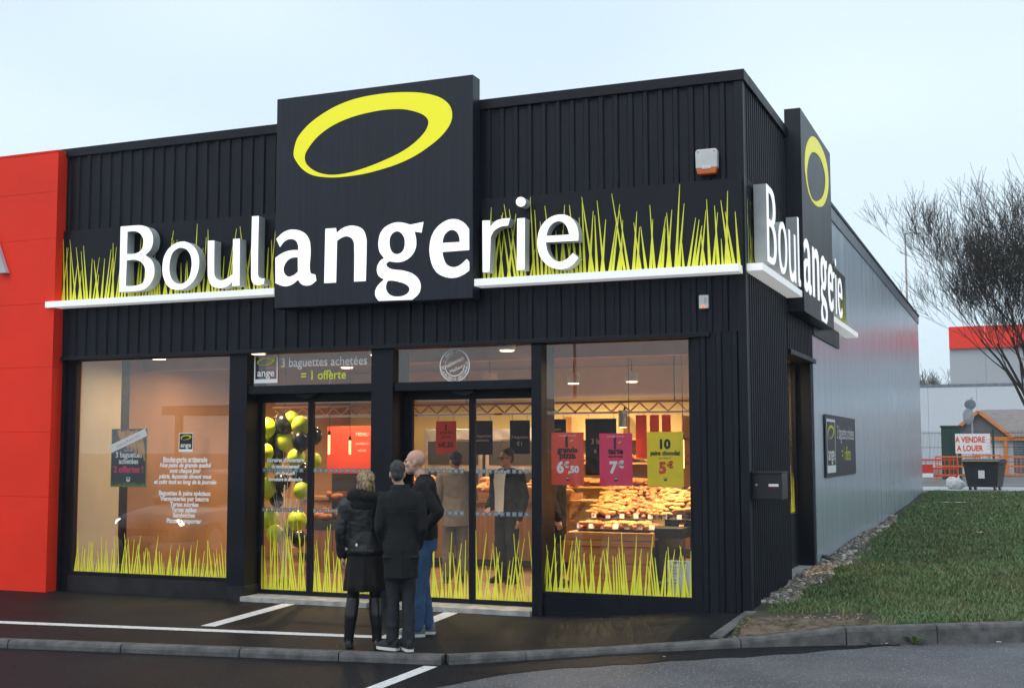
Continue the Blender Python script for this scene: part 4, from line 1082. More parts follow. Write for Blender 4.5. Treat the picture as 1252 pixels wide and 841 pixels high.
def hand(g, wrist, d, palm_n, s=1., curl=.5, side=1):
    """palm and five bent fingers; d along the hand, palm_n out of the palm"""
    d = Vector(d).normalized(); pn = Vector(palm_n); pn = (pn - d * pn.dot(d)).normalized(); x = d.cross(pn) * side
    w = Vector(wrist)
    for k in range(5):
        c = w + d * (.02 + .016 * k) * s
        g.ell(c, (.030 * s, .030 * s, .018 * s), 10, 6, Matrix((x, d, pn)).transposed())
    for i, (off, L) in enumerate(((-.031, .070), (-.0105, .080), (.0105, .075), (.030, .058))):
        b = w + d * .085 * s + x * off * s
        p1 = b + (d * math.cos(curl * .5) + pn * math.sin(curl * .5)) * L * .5 * s
        p2 = p1 + (d * math.cos(curl * 1.4) + pn * math.sin(curl * 1.4)) * L * .5 * s
        g.tube([b - d * .03 * s, b, p1, p2], [.0095 * s, .0092 * s, .0085 * s, .0072 * s], 8)
        g.ell(p2, (.0072 * s,) * 3, 8, 5)
    b = w + d * .03 * s - x * .030 * s
    p1 = b + (d * .65 - x * .55 + pn * .3).normalized() * .036 * s
    p2 = p1 + (d * .85 - x * .1 + pn * .4).normalized() * .030 * s
    g.tube([b, p1, p2], [.012 * s, .0105 * s, .0085 * s], 8); g.ell(p2, (.0085 * s,) * 3, 8, 5)

def head(g, c, yaw, pitch=0., s=1.):
    """skull, jaw, nose, lips, brow, ears; face looks along -y turned by yaw"""
    Rm = Matrix.Rotation(yaw, 3, 'Z') @ Matrix.Rotation(pitch, 3, 'X')
    c = Vector(c)
    def E(p, r): g.ell(c + Rm @ (Vector(p) * s), tuple(q * s for q in r), 14, 10, Rm)
    E((0, .012, .035), (.076, .094, .088)); E((0, -.012, -.03), (.064, .078, .080)); E((0, -.045, -.075), (.044, .042, .042))
    E((0, -.080, .022), (.050, .014, .012)); E((0, -.096, -.010), (.011, .016, .022)); E((0, -.104, -.022), (.015, .013, .010))
    E((0, -.086, -.056), (.024, .010, .006)); E((0, -.084, -.068), (.020, .010, .007)); E((0, -.082, -.093), (.018, .012, .012))
    for q in (-1, 1):
        E((q * .077, .012, -.008), (.009, .018, .032)); E((q * .044, -.062, -.018), (.022, .022, .022))
    return Rm
def eyes(parent, c, Rm, s=1.):
    for q in (-1, 1):
        p = Vector(c) + Rm @ (Vector((q * .031, -.083, .004)) * s)
        MB().ell(p, (.0115 * s, .0085 * s, .0075 * s), 10, 6, Rm).build('eye', M['eye'], parent, smooth=True)
        p = Vector(c) + Rm @ (Vector((q * .031, -.092, .020)) * s)
        MB().ell(p, (.019 * s, .006 * s, .0035 * s), 8, 5, Rm).build('eyebrow', M['brow'], parent, smooth=True)
M['eye'] = mat('eye', (.05, .04, .035), .2); M['brow'] = mat('eyebrow', (.05, .035, .025), .8)
M['skin'] = mat('skin', (.58, .35, .26), .5, col2=(.50, .28, .20), vscale=10, bump=.05, bscale=80)
M['blackcloth'] = mat('black_wool', (.0055, .0056, .0068), .92, var=.35, vscale=30, bump=.18, bscale=320)
M['knit'] = mat('black_knit', (.0048, .0048, .0055), .95, var=.3, vscale=40, bump=.25, bscale=260)
M['leather'] = mat('black_leather', (.009, .009, .010), .42, var=.2, vscale=20, bump=.25, bscale=120)
M['boot'] = mat('boot_leather', (.006, .006, .007), .32, var=.2, vscale=12, bump=.08, bscale=60)
M['denim_dark'] = mat('charcoal_trousers', (.0145, .015, .019), .85, var=.3, vscale=22, bump=.18, bscale=300)
M['jeans'] = mat('blue_jeans', (.024, .062, .145), .85, col2=(.045, .105, .21), vscale=7, bump=.18, bscale=320)
M['sneaker'] = mat('black_canvas', (.02, .02, .022), .8, var=.2); M['sole'] = mat('white_rubber', (.66, .66, .64), .6, var=.1)
M['grey_shoe'] = mat('grey_suede', (.16, .16, .17), .85, var=.25)
M['blonde'] = mat('blonde_hair', (.46, .32, .18), .5, col2=(.14, .085, .04), vscale=9, stretch=(6, 6, 1), bump=.5, bscale=60)
M['darkhair'] = mat('dark_hair', (.022, .020, .020), .6, col2=(.075, .072, .072), vscale=40, bump=.6, bscale=150)
M['grey_top'] = mat('grey_tunic', (.20, .185, .18), .85, var=.15, bump=.3, bscale=90)
M['shirt'] = mat('pale_shirt', (.62, .64, .68), .8, var=.08, bump=.2, bscale=60)
M['khaki'] = mat('grey_trousers', (.13, .125, .12), .85, var=.15, bump=.2)

def shoe(name, pos, yaw, parent, upper, sole, L=.285):
    """foot pointing along -y turned by yaw; pos = ankle projected to the floor"""
    Rz = Matrix.Rotation(yaw, 3, 'Z')
    g = MB(); so = MB()
    prof = [(-.075, .030, .11), (-.05, .040, .12), (0, .043, .125), (.05, .044, .108), (.10, .047, .088), (.15, .044, .074), (.185, .032, .060), (.200, .014, .045)]
    n = 12
    def ringpts(y, w, h, z0):
        return [Vector((w * math.cos(a), -y, z0 + h * max(0, math.sin(a)) ** .8 if math.sin(a) > 0 else z0)) for a in [math.pi * k / (n - 1) for k in range(n)]]
    vs, fs = [], []
    for y, w, h in prof: vs += [Vector(pos) + Rz @ p for p in ringpts(y, w, h - .022, .022)]
    for i in range(len(prof) - 1):
        for k in range(n - 1): fs.append((i * n + k, i * n + k + 1, (i + 1) * n + k + 1, (i + 1) * n + k))
        fs.append((i * n + n - 1, i * n, (i + 1) * n, (i + 1) * n + n - 1))
    fs.append(tuple(range(n - 1, -1, -1))); fs.append(tuple((len(prof) - 1) * n + k for k in range(n)))
    g.add(vs, fs); u = g.build(name, upper, parent, smooth=True, fix=True)
    out = [(y, w + .004) for y, w, h in prof]
    ol = [Vector((w, -y, 0)) for y, w in out] + [Vector((-w, -y, 0)) for y, w in reversed(out)]
    m_ = len(ol); vs = [Vector(pos) + Rz @ (p + Vector((0, 0, .001))) for p in ol] + [Vector(pos) + Rz @ (p + Vector((0, 0, .028))) for p in ol]
    so.add(vs, [tuple(range(m_)), tuple(range(2 * m_ - 1, m_ - 1, -1))] + [(k, (k + 1) % m_, m_ + (k + 1) % m_, m_ + k) for k in range(m_)])
    so.build('sole', sole, u, fix=True)
    return u

def torso(g, grow=0., z0=.86, hunch=0., w=1., hip=1.):
    secs = [(0, .0, z0, .145 * hip, .105), (0, 0, .93, .165 * hip, .115), (0, -.005, 1.02, .158 * w, .108), (0, -.01, 1.12, .150 * w, .105), (0, -.01, 1.24, .165 * w, .112), (0, .0, 1.34, .182 * w, .112), (0, .008 + hunch, 1.42, .175 * w, .095), (0, .012 + hunch, 1.47, .12 * w, .075), (0, .01 + hunch, 1.50, .07, .062)]
    secs = [s for s in secs if s[2] >= z0]
    g.rings([(cx, cy, z, rx + grow, ry + grow) for cx, cy, z, rx, ry in secs], 22)

def sleeves(g, joints, grow, rad=(.062, .052, .046, .036)):
    for sh, el, wr in joints:
        m1 = (Vector(sh) * .5 + Vector(el) * .5)
        limb(g, [sh, el, wr], [rad[0] + grow, rad[2] + grow, rad[3] + grow])
def legs(g, joints, grow=0., rad=(.088, .062, .045), flare=0.):
    for hp, kn, an in joints: limb(g, [hp, kn, an], [rad[0] + grow, rad[1] + grow, rad[2] + grow + flare])

def body(t, s, arms, lg, head_c, head_yaw, head_pitch=0., hands=None, neck=True, w=1.):
    g = MB(); torso(g, 0, w=w)
    limb(g, [(0, .012, 1.44), (head_c[0] * .6, head_c[1] * .6 + .004, head_c[2] - .10)], [.058, .055])
    Rm = head(g, head_c, head_yaw, head_pitch)
    sleeves(g, arms, -.004); legs(g, lg, -.006)
    for hp, kn, an in lg: g.ell((an[0], an[1], .055), (.030, .036, .030))
    for (sh, el, wr), (hd, pn, sd) in zip(arms, hands): hand(g, wr, hd, pn, 1., .5, sd)
    o = remeshed('body', g, M['skin'], t, .0085, 2)
    eyes(o, head_c, Rm)
    return o, Rm

GZ = -.152
# ---- woman in leather jacket, seen from behind ---------------------------------
def woman():
    sc = 1.60 / 1.72
    t = thing('person', 'woman with tied blonde hair, black leather jacket, skirt and tall shiny boots', 'person', (-3.02, -2.55, z_pave(-3.02, -2.5) + .004), math.pi + .40)
    t.scale = (sc,) * 3
    arms = [((-.185, .01, 1.39), (-.235, .03, 1.12), (-.225, -.02, .90)), ((.185, .01, 1.39), (.235, .03, 1.12), (.225, -.02, .90))]
    lg = [((-.085, 0, .90), (-.105, -.01, .50), (-.125, .02, .09)), ((.085, 0, .90), (.115, -.01, .50), (.150, .02, .09))]
    hc = (.0, -.015, 1.60)
    b, Rm = body(t, 1, arms, lg, hc, .1, .05, [((0, -.1, -1), (1, 0, 0), 1), ((0, -.1, -1), (-1, 0, 0), -1)])
    g = MB(); torso(g, .035, .90, w=1.0, hip=.92); g.rings([(0, 0, .895, .185, .135), (0, 0, .95, .182, .132), (0, 0, 1.0, .17, .125)], 20); sleeves(g, arms, .022)
    remeshed('leather_jacket', g, M['leather'], t, .010, 4, .016, .10, .008, .035)
    MB().box(.058, .078, .150, .157, .99, 1.016).build('white_tag', M['white'], t); MB().box(.158, .182, .122, .138, .948, .972).build('buckle', M['steel'], t, bevel=.004)
    MB().box(-.10, .10, .128, .152, .925, .955).build('belt', M['leather'], t, bevel=.006)
    g = MB(); n = 48; vs = []
    zs = [.93, .86, .78, .70, .62, .55, .545, .60, .75, .92]
    for j, z in enumerate(zs):
        inn_ = j > 5
        for k in range(n):
            a = 2 * math.pi * k / n
            f = (.93 - z) / .38
            rx, ry = .172 + .022 * f, .125 + .035 * f
            fold = .016 * f * math.sin(a * 9 + .6) + .008 * f * math.sin(a * 17)
            q = .96 if inn_ else 1
            vs.append(((rx + fold) * math.cos(a) * q, (ry + fold) * math.sin(a) * q, z + (0 if inn_ else .01 * math.sin(a * 5) * f)))
    fs = [(i * n + k, i * n + (k + 1) % n, (i + 1) * n + (k + 1) % n, (i + 1) * n + k) for i in range(len(zs) - 1) for k in range(n)]
    g.add(vs, fs); g.build('skirt', M['knit'], t, smooth=True, fix=True)
    g = MB()
    for hp, kn, an in lg: limb(g, [hp, kn, an], [.086, .060, .048])
    remeshed('leggings', g, M['knit'], t, .012, 3)
    for q, (hp, kn, an) in zip((-1, 1), lg):
        g = MB(); limb(g, [(kn[0], kn[1], .46), (kn[0] * .5 + an[0] * .5, .015, .30), (an[0], .02, .10), (an[0], .02, .06)], [.066, .068, .050, .048])
        g.ell((an[0], -.02, .045), (.040, .062, .042)); g.ell((an[0], -.085, .034), (.036, .075, .030)); g.ell((an[0], .04, .035), (.036, .040, .042))
        bo = remeshed('boot', g, M['boot'], t, .009, 4, .005, .06)
        MB().box(an[0] - .030, an[0] + .030, .02, .082, .001, .045).build('heel', M['black'], bo, bevel=.006)
        MB().box(an[0] - .034, an[0] + .034, -.15, .015, .001, .012).build('sole', M['black'], bo, bevel=.004)
    g = MB()
    for k in range(34):
        a = 2 * math.pi * k / 34
        g.ell((.135 * math.cos(a), .012 + .115 * math.sin(a), 1.455 + .02 * math.sin(a * 2) + .02 * math.sin(a)), (.062, .062, .062), 8, 6)
    g.ell((0, .10, 1.40), (.15, .06, .085)); g.ell((.02, .11, 1.46), (.12, .06, .06))
    remeshed('scarf', g, M['knit'], t, .010, 5, .024, .06)
    g = MB()
    def hp_(p): return Vector(hc) + Rm @ Vector(p)
    g.ell(hp_((0, .020, .046)), (.081, .096, .086)); g.ell(hp_((0, .050, .0)), (.072, .062, .070))
    qh = random.Random(4)
    for k in range(26):      # combed strands running back to the knot
        a = -1.9 + 3.8 * k / 25
        p0 = hp_((.083 * math.sin(a), -.01 + .01 * math.cos(a), .05 + .085 * math.cos(a) * .9)); p1 = hp_((.070 * math.sin(a), .085, .03 + .055 * math.cos(a))); p2 = hp_((.02 * math.sin(a), .112, .025))
        g.tube([p0, p1, p2], [.010, .013, .012], 6)
    g.ell(hp_((0, .118, .022)), (.032, .034, .040))
    for k in range(22):      # loose pony tail and flyaway ends
        a = qh.uniform(-1, 1); L = qh.uniform(.10, .17)
        p0 = hp_((.018 * a, .135, .03)); g.tube([p0, p0 + Vector((.035 * a, .020, -L * .35)), p0 + Vector((.055 * a + qh.uniform(-.01, .01), .015, -L))], [.013, .010, .003], 5)
    for k in range(12):
        a = qh.uniform(-1, 1); p0 = hp_((.078 * (1 if a > 0 else -1), .03, .0)); g.tube([p0, p0 + Vector((.010 * a, .02, -.05)), p0 + Vector((.022 * a, .02, -.11))], [.012, .008, .003], 5)
    remeshed('hair', g, M['blonde'], t, .0055, 1, .006, .02)
    MB().tube([hp_((-.035, .095, .055)), hp_((0, .085, .10)), hp_((.035, .095, .055))], .010, 8).build('hair_band', M['black'], t)
woman()
# ---- man in long black coat, seen from behind -----------------------------------
def coatman():
    sc = 1.70 / 1.76
    t = thing('person', 'man with short grey hair in a long black coat and white soled shoes', 'person', (-2.61, -2.62, z_pave(-2.61, -2.55) + .004), math.pi + .42)
    t.scale = (sc * .90, sc * .95, sc)
    arms = [((-.180, .01, 1.40), (-.228, .045, 1.13), (-.170, -.09, .95)), ((.180, .01, 1.40), (.228, .045, 1.13), (.170, -.09, .95))]
    lg = [((-.075, 0, .90), (-.078, -.015, .50), (-.080, .03, .09)), ((.075, 0, .90), (.082, -.03, .50), (.090, -.03, .09))]
    hc = (.045, -.01, 1.63)
    b, Rm = body(t, 1, arms, lg, hc, .08, .02, [((.2, -.3, -1), (1, 0, 0), 1), ((-.2, -.3, -1), (-1, 0, 0), -1)], w=1.05)
    g = MB(); torso(g, .026, .93, w=1.0); g.rings([(0, .0, .665, .178, .135), (0, 0, .75, .180, .137), (0, 0, .86, .184, .140), (0, 0, .97, .180, .135), (0, -.005, 1.08, .172, .130)], 24)
    sleeves(g, arms, .010); g.rings([(0, .012, 1.45, .11, .095), (0, .012, 1.53, .085, .080)], 18)
    remeshed('coat', g, M['blackcloth'], t, .011, 4, .020, .16, .005, .05)
    MB().box(-.002, .002, .146, .151, .68, .88).build('back_vent', M['black'], t)
    g = MB(); g.rings([(.01, .010, 1.462, .118, .100), (.012, .010, 1.50, .100, .090), (.015, .010, 1.535, .082, .080), (.015, .010, 1.535, .074, .072), (.012, .010, 1.48, .080, .075)], 24, cap=False); g.build('collar', M['blackcloth'], t, smooth=True)
    for q in (-1, 1): MB().box(q * .150 - .045, q * .150 + .045, .060, .122, .86, .875).build('pocket_flap', M['blackcloth'], t, bevel=.003)
    MB().box(-.165, .165, .128, .1335, 1.285, 1.289).build('yoke_seam', M['black'], t)
    g = MB(); legs(g, lg, .010, (.086, .060, .048), .008)
    remeshed('trousers', g, M['denim_dark'], t, .011, 4, .018, .10, .006, .04)
    shoe('shoe', (-.080, .03, 0), .35, t, M['sneaker'], M['sole']); shoe('shoe', (.090, -.03, 0), .95, t, M['sneaker'], M['sole'])
    g = MB()
    def hp_(p): return Vector(hc) + Rm @ Vector(p)
    g.ell(hp_((0, .022, .048)), (.082, .096, .086), 14, 10, Rm); g.ell(hp_((0, .062, -.005)), (.066, .048, .062), 14, 10, Rm)
    remeshed('hair', g, M['darkhair'], t, .008, 2, .010, .012)
coatman()
# ---- bald man in black sweater and jeans, turned to the left ----------------------
def baldman():
    sc = 1.79 / 1.76
    t = thing('person', 'bald man in black sweater and blue jeans facing left', 'person', (-2.83, -1.72, z_pave(-2.8, -1.7) + .004), -1.22)
    t.scale = (sc,) * 3
    arms = [((-.205, .0, 1.40), (-.275, .12, 1.16), (-.175, -.07, 1.02)), ((.205, .0, 1.40), (.265, .16, 1.17), (.185, .0, .98))]
    lg = [((-.078, 0, .90), (-.082, -.02, .50), (-.085, .03, .09)), ((.078, 0, .90), (.085, -.03, .50), (.095, -.05, .09))]
    hc = (.0, -.09, 1.64)
    b, Rm = body(t, 1, arms, lg, hc, -.05, -.03, [((.6, -.6, -.4), (.3, .3, -1), 1), ((-.2, -.5, -1), (-1, 0, 0), -1)], w=1.04)
    g = MB(); torso(g, .018, .90, w=1.0); g.rings([(0, .0, .90, .172, .132), (0, 0, .96, .18, .135), (0, 0, 1.05, .178, .132)], 22); sleeves(g, arms, .012)
    g.rings([(0, .008, 1.46, .085, .080), (0, .0, 1.53, .068, .066)], 16)
    remeshed('sweater', g, M['knit'], t, .011, 4, .018, .11, .004, .04)
    g = MB(); legs(g, lg, .010, (.086, .060, .047), .008); g.rings([(0, .01, .80, .15, .120), (0, .005, .90, .165, .130), (0, 0, .95, .158, .122)], 20)
    remeshed('jeans', g, M['jeans'], t, .011, 4, .018, .09, .007, .035)
    shoe('shoe', (-.085, .03, 0), -.12, t, M['grey_shoe'], M['sole']); shoe('shoe', (.095, -.05, 0), .25, t, M['grey_shoe'], M['sole'])
baldman()
# ---- people inside -----------------------------------------------------------------
def glassesman():
    t = thing('person', 'man with glasses in dark jacket over pale shirt standing inside the right door', 'person', (-3.72, 2.55, -.098), -.35)
    arms = [((-.205, .0, 1.40), (-.28, .04, 1.12), (-.16, -.18, .98)), ((.205, .0, 1.40), (.27, .05, 1.12), (.25, -.04, .86))]
    lg = [((-.085, 0, .90), (-.10, -.02, .50), (-.12, .02, .09)), ((.085, 0, .90), (.10, -.02, .50), (.13, .0, .09))]
    hc = (0, -.015, 1.63)
    b, Rm = body(t, 1, arms, lg, hc, -.25, 0, [((.5, -.8, -.2), (.3, .2, -1), 1), ((0, -.2, -1), (-1, 0, 0), -1)])
    g = MB(); torso(g, .012, .90); remeshed('shirt', g, M['shirt'], t, .012, 3)
    # open jacket: left and right fronts leave the shirt in view
    g = MB(); torso(g, .034, .86, w=1.05); sleeves(g, arms, .022)
    j = remeshed('jacket', g, M['blackcloth'], t, .012, 4, .026, .10)
    g = MB(); prof_ = [(.90, .165, .115), (1.02, .166, .108), (1.12, .158, .105), (1.24, .173, .112), (1.34, .191, .112), (1.42, .184, .093), (1.465, .130, .080)]; n_ = 9
    for z, rx, ry in prof_:
        wd = .36 + .16 * (z - .9)
        for k in range(n_): a = -math.pi / 2 + wd * (k / (n_ - 1) * 2 - 1) * (1.6 if z > 1.43 else 1); g.v.append(((rx + .052) * math.cos(a), (ry + .052) * math.sin(a) - .006, z))
    for i in range(len(prof_) - 1):
        for k in range(n_ - 1): g.f.append((i * n_ + k, i * n_ + k + 1, (i + 1) * n_ + k + 1, (i + 1) * n_ + k))
    g.build('shirt_front', M['shirt'], t, smooth=True)
    g = MB(); legs(g, lg, .02, (.088, .064, .05), .01); remeshed('trousers', g, M['denim_dark'], t, .012, 3, .02, .08)
    shoe('shoe', (-.12, .02, 0), -.15, t, M['sneaker'], M['black']); shoe('shoe', (.13, 0, 0), .2, t, M['sneaker'], M['black'])
    def hp_(p): return Vector(hc) + Rm @ Vector(p)
    g = MB(); g.ell(hp_((0, .022, .052)), (.083, .094, .086), 14, 10, Rm); g.ell(hp_((0, .055, .0)), (.070, .050, .07), 14, 10, Rm); remeshed('hair', g, M['darkhair'], t, .008, 2, .012, .02)
    g = MB()
    for q in (-1, 1): g.tube([hp_((q * .033 + .024 * math.cos(a), -.104, .004 + .017 * math.sin(a))) for a in [2 * math.pi * k / 12 for k in range(13)]], .003, 5)
    g.tube([hp_((-.01, -.106, .008)), hp_((.01, -.106, .008))], .003, 5)
    for q in (-1, 1): g.tube([hp_((q * .056, -.102, .006)), hp_((q * .078, .01, .006))], .003, 5)
    g.build('glasses', M['black'], t)
glassesman()
def shopper():
    t = thing('person', 'shopper in cap and grey tunic seen from behind inside the right door', 'person', (-4.36, 2.30, -.098), math.pi + .5)
    t.scale = (.99,) * 3
    arms = [((-.185, .0, 1.39), (-.25, .0, 1.12), (-.17, -.2, 1.05)), ((.185, .0, 1.39), (.245, .0, 1.12), (.17, -.2, 1.05))]
    lg = [((-.08, 0, .90), (-.09, -.02, .50), (-.10, .02, .09)), ((.08, 0, .90), (.09, -.02, .50), (.10, .02, .09))]
    hc = (0, -.02, 1.60)
    b, Rm = body(t, 1, arms, lg, hc, .3, .1, [((.3, -1, 0), (0, 0, -1), 1), ((-.3, -1, 0), (0, 0, -1), -1)])
    g = MB(); torso(g, .024, .80, hip=1.05); g.rings([(0, 0, .74, .18, .135), (0, 0, .9, .185, .14), (0, 0, 1.0, .175, .13)], 20); remeshed('tunic', g, M['grey_top'], t, .012, 4, .022, .08)
    g = MB(); sleeves(g, arms, .016); remeshed('sleeves', g, M['grey_top'], t, .012, 3, .015, .06)
    g = MB(); legs(g, lg, .02, (.088, .064, .05), .01); remeshed('trousers', g, M['khaki'], t, .012, 3, .02, .08)
    shoe('shoe', (-.10, .02, 0), 0, t, M['sneaker'], M['black']); shoe('shoe', (.10, .02, 0), 0, t, M['sneaker'], M['black'])
    def hp_(p): return Vector(hc) + Rm @ Vector(p)
    g = MB(); g.ell(hp_((0, .02, .06)), (.088, .104, .082), 14, 10, Rm); g.ell(hp_((0, -.09, .055)), (.06, .07, .010), 12, 6, Rm); remeshed('cap', g, mat('blue_cap', (.03, .045, .09), .8), t, .008, 2)
    g = MB(); g.ell(hp_((0, .05, .0)), (.075, .06, .06), 12, 8, Rm); remeshed('hair', g, M['darkhair'], t, .009, 2, .01, .02)
shopper()
def customer():
    t = thing('person', 'customer in long black coat beside the pastry counter behind the pizza poster', 'person', (-2.98, 2.35, -.098), 1.9)
    arms = [((-.205, .0, 1.40), (-.27, .03, 1.12), (-.24, -.05, .88)), ((.205, .0, 1.40), (.27, .03, 1.12), (.24, -.10, .88))]
    lg = [((-.085, 0, .90), (-.10, -.02, .50), (-.12, .02, .09)), ((.085, 0, .90), (.10, -.02, .50), (.13, .0, .09))]
    hc = (0, -.015, 1.63)
    b, Rm = body(t, 1, arms, lg, hc, .1, .1, [((0, -.2, -1), (1, 0, 0), 1), ((0, -.2, -1), (-1, 0, 0), -1)])
    g = MB(); torso(g, .04, .9); g.rings([(0, .0, .60, .21, .16), (0, 0, .8, .205, .155), (0, 0, 1.0, .195, .145)], 22); sleeves(g, arms, .024); remeshed('coat', g, M['blackcloth'], t, .013, 4, .026, .10)
    g = MB(); legs(g, lg, .02, (.088, .064, .05), .01); remeshed('trousers', g, M['denim_dark'], t, .013, 3, .02, .08)
    shoe('shoe', (-.12, .02, 0), 0, t, M['sneaker'], M['black']); shoe('shoe', (.13, 0, 0), 0, t, M['sneaker'], M['black'])
    g = MB(); g.ell(Vector(hc) + Rm @ Vector((0, .022, .05)), (.083, .094, .086), 14, 10, Rm); remeshed('hair', g, M['darkhair'], t, .009, 2, .012, .02)
customer()
bake_all()

# ------------------------------------------------------------------ red neighbour shop
t = thing('red_shop', 'bright red panelled neighbouring shop at the left edge', 'building')
zs = [-.20, 1.05, 1.88, 2.72, 3.55, 4.40, 5.02, 5.545]
for i in range(len(zs) - 1):
    for k in range(3):
        MB().box(-8.945 - 2.6 * (k + 1) + .006, -8.945 - 2.6 * k, -.19, -.02, zs[i] + .002, zs[i + 1]).build('red_panel', M['red'], t, bevel=.003)
MB().box(-16.7, -8.95, -.06, .6, -.2, 5.53).build('backing_wall', M['red'], t)
MB().box(-16.75, -8.940, -.196, .6, 5.546, 5.57).build('coping', M['red'], t)
g = MB(); V, F_ = text_mesh('A', .85, extrude=.03, bold=.02); g.add([(a - 10.02, b - .23, c + 4.0) for a, b, c in V], F_); g.build('letter', M['return'], t)

# ------------------------------------------------------------------ gravel along the side wall
def blob_stone(g, c, r, q):
    n = 6; vs = []
    ax = [q.uniform(.6, 1.25) for _ in range(3)]; th = q.uniform(0, 3.14); tl = q.uniform(-.5, .5)
    for j, b in enumerate((-.8, .05, .98)):
        for k in range(n):
            a = 2 * math.pi * k / n + j * .4
            rr = r * math.cos(b) * q.uniform(.75, 1.2)
            x, y = rr * math.cos(a) * ax[0], rr * math.sin(a) * ax[1]
            vs.append((c[0] + x * math.cos(th) - y * math.sin(th), c[1] + x * math.sin(th) + y * math.cos(th), c[2] + r * math.sin(b) * ax[2] * .75 + x * tl))
    fs = [(j * n + k, j * n + (k + 1) % n, (j + 1) * n + (k + 1) % n, (j + 1) * n + k) for j in range(2) for k in range(n)]
    fs += [tuple(range(n - 1, -1, -1)), tuple(range(2 * n, 3 * n))]
    g.add(vs, fs)
def grav_w(y): return (.14 + .17 * sm((y - .6) / 2.4)) * (1 if y < 5 else max(.35, 1 - (y - 5) / 9)) + .06
qq = random.Random(5)
stone_mats = [mat('stone_grey', (.15, .135, .12), .9, var=.3, bump=.3), mat('stone_tan', (.27, .22, .175), .9, var=.3, bump=.3), mat('stone_pale', (.48, .45, .41), .9, var=.2, bump=.3)]
for mi, cnt in ((0, 2100), (1, 1800), (2, 800)):
    g = MB()
    for k in range(cnt):
        y = .55 + 14 * qq.random() ** 1.4; x = .03 + grav_w(y) * (1.05 + .35 * math.sin(y * 2.1) * math.sin(y * .9 + 1)) * qq.random() ** .8
        r = qq.uniform(.014, .036) * (1 + .6 * (qq.random() > .9))
        if y > 8: r *= 1.2
        blob_stone(g, (x, y, bank_z(x, y) + r * .3), r, qq)
    o = g.build('gravel', stone_mats[mi]); tag(o, ['dark gravel along the foot of the side wall', 'tan gravel along the foot of the side wall', 'pale gravel pieces along the foot of the side wall'][mi], 'gravel', kind='stuff')
cl = MB()
g = MB()
for k in range(170):
    x = qq.uniform(.02, 1.1); y = kerb_at(x)[0] + .03 + qq.random() * .75
    if y > .3: continue
    r = qq.uniform(.006, .018); blob_stone(g, (x, y, bank_z(x, y) + r * .3), r, qq)
for k in range(900):
    x = qq.uniform(.05, 1.35); y = kerb_at(x)[0] + .02 + qq.random() * (.15 + .7 * (1 - x / 1.5))
    r = qq.uniform(.003, .011); blob_stone(cl, (x, y, bank_z(x, y) + .014), r, qq)
o = cl.build('soil_clods', M['soil']); tag(o, 'crumbly brown clods on the bare soil by the kerb corner', 'soil', kind='stuff')
o = g.build('soil_stones', stone_mats[1]); tag(o, 'small stones on the bare soil by the kerb corner', 'stones', kind='stuff')
g = MB(); vs = []
nx, ny = 16, 10
for i in range(nx + 1):
    for j in range(ny + 1):
        x = .05 + 1.45 * i / nx; y0 = kerb_at(x)[0] - .005; y = y0 + (.15 + .75 * (1 - i / nx)) * j / ny
        edge = min(i, nx - i, ny - j) 
        vs.append((x, y, bank_z(x, y) + (.012 if edge > 0 else -.02) + .008 * qq.random()))
g.add(vs, [(i * (ny + 1) + j, (i + 1) * (ny + 1) + j, (i + 1) * (ny + 1) + j + 1, i * (ny + 1) + j + 1) for i in range(nx) for j in range(ny)])
struct(g.build('bare_soil', M['soil'], smooth=True))

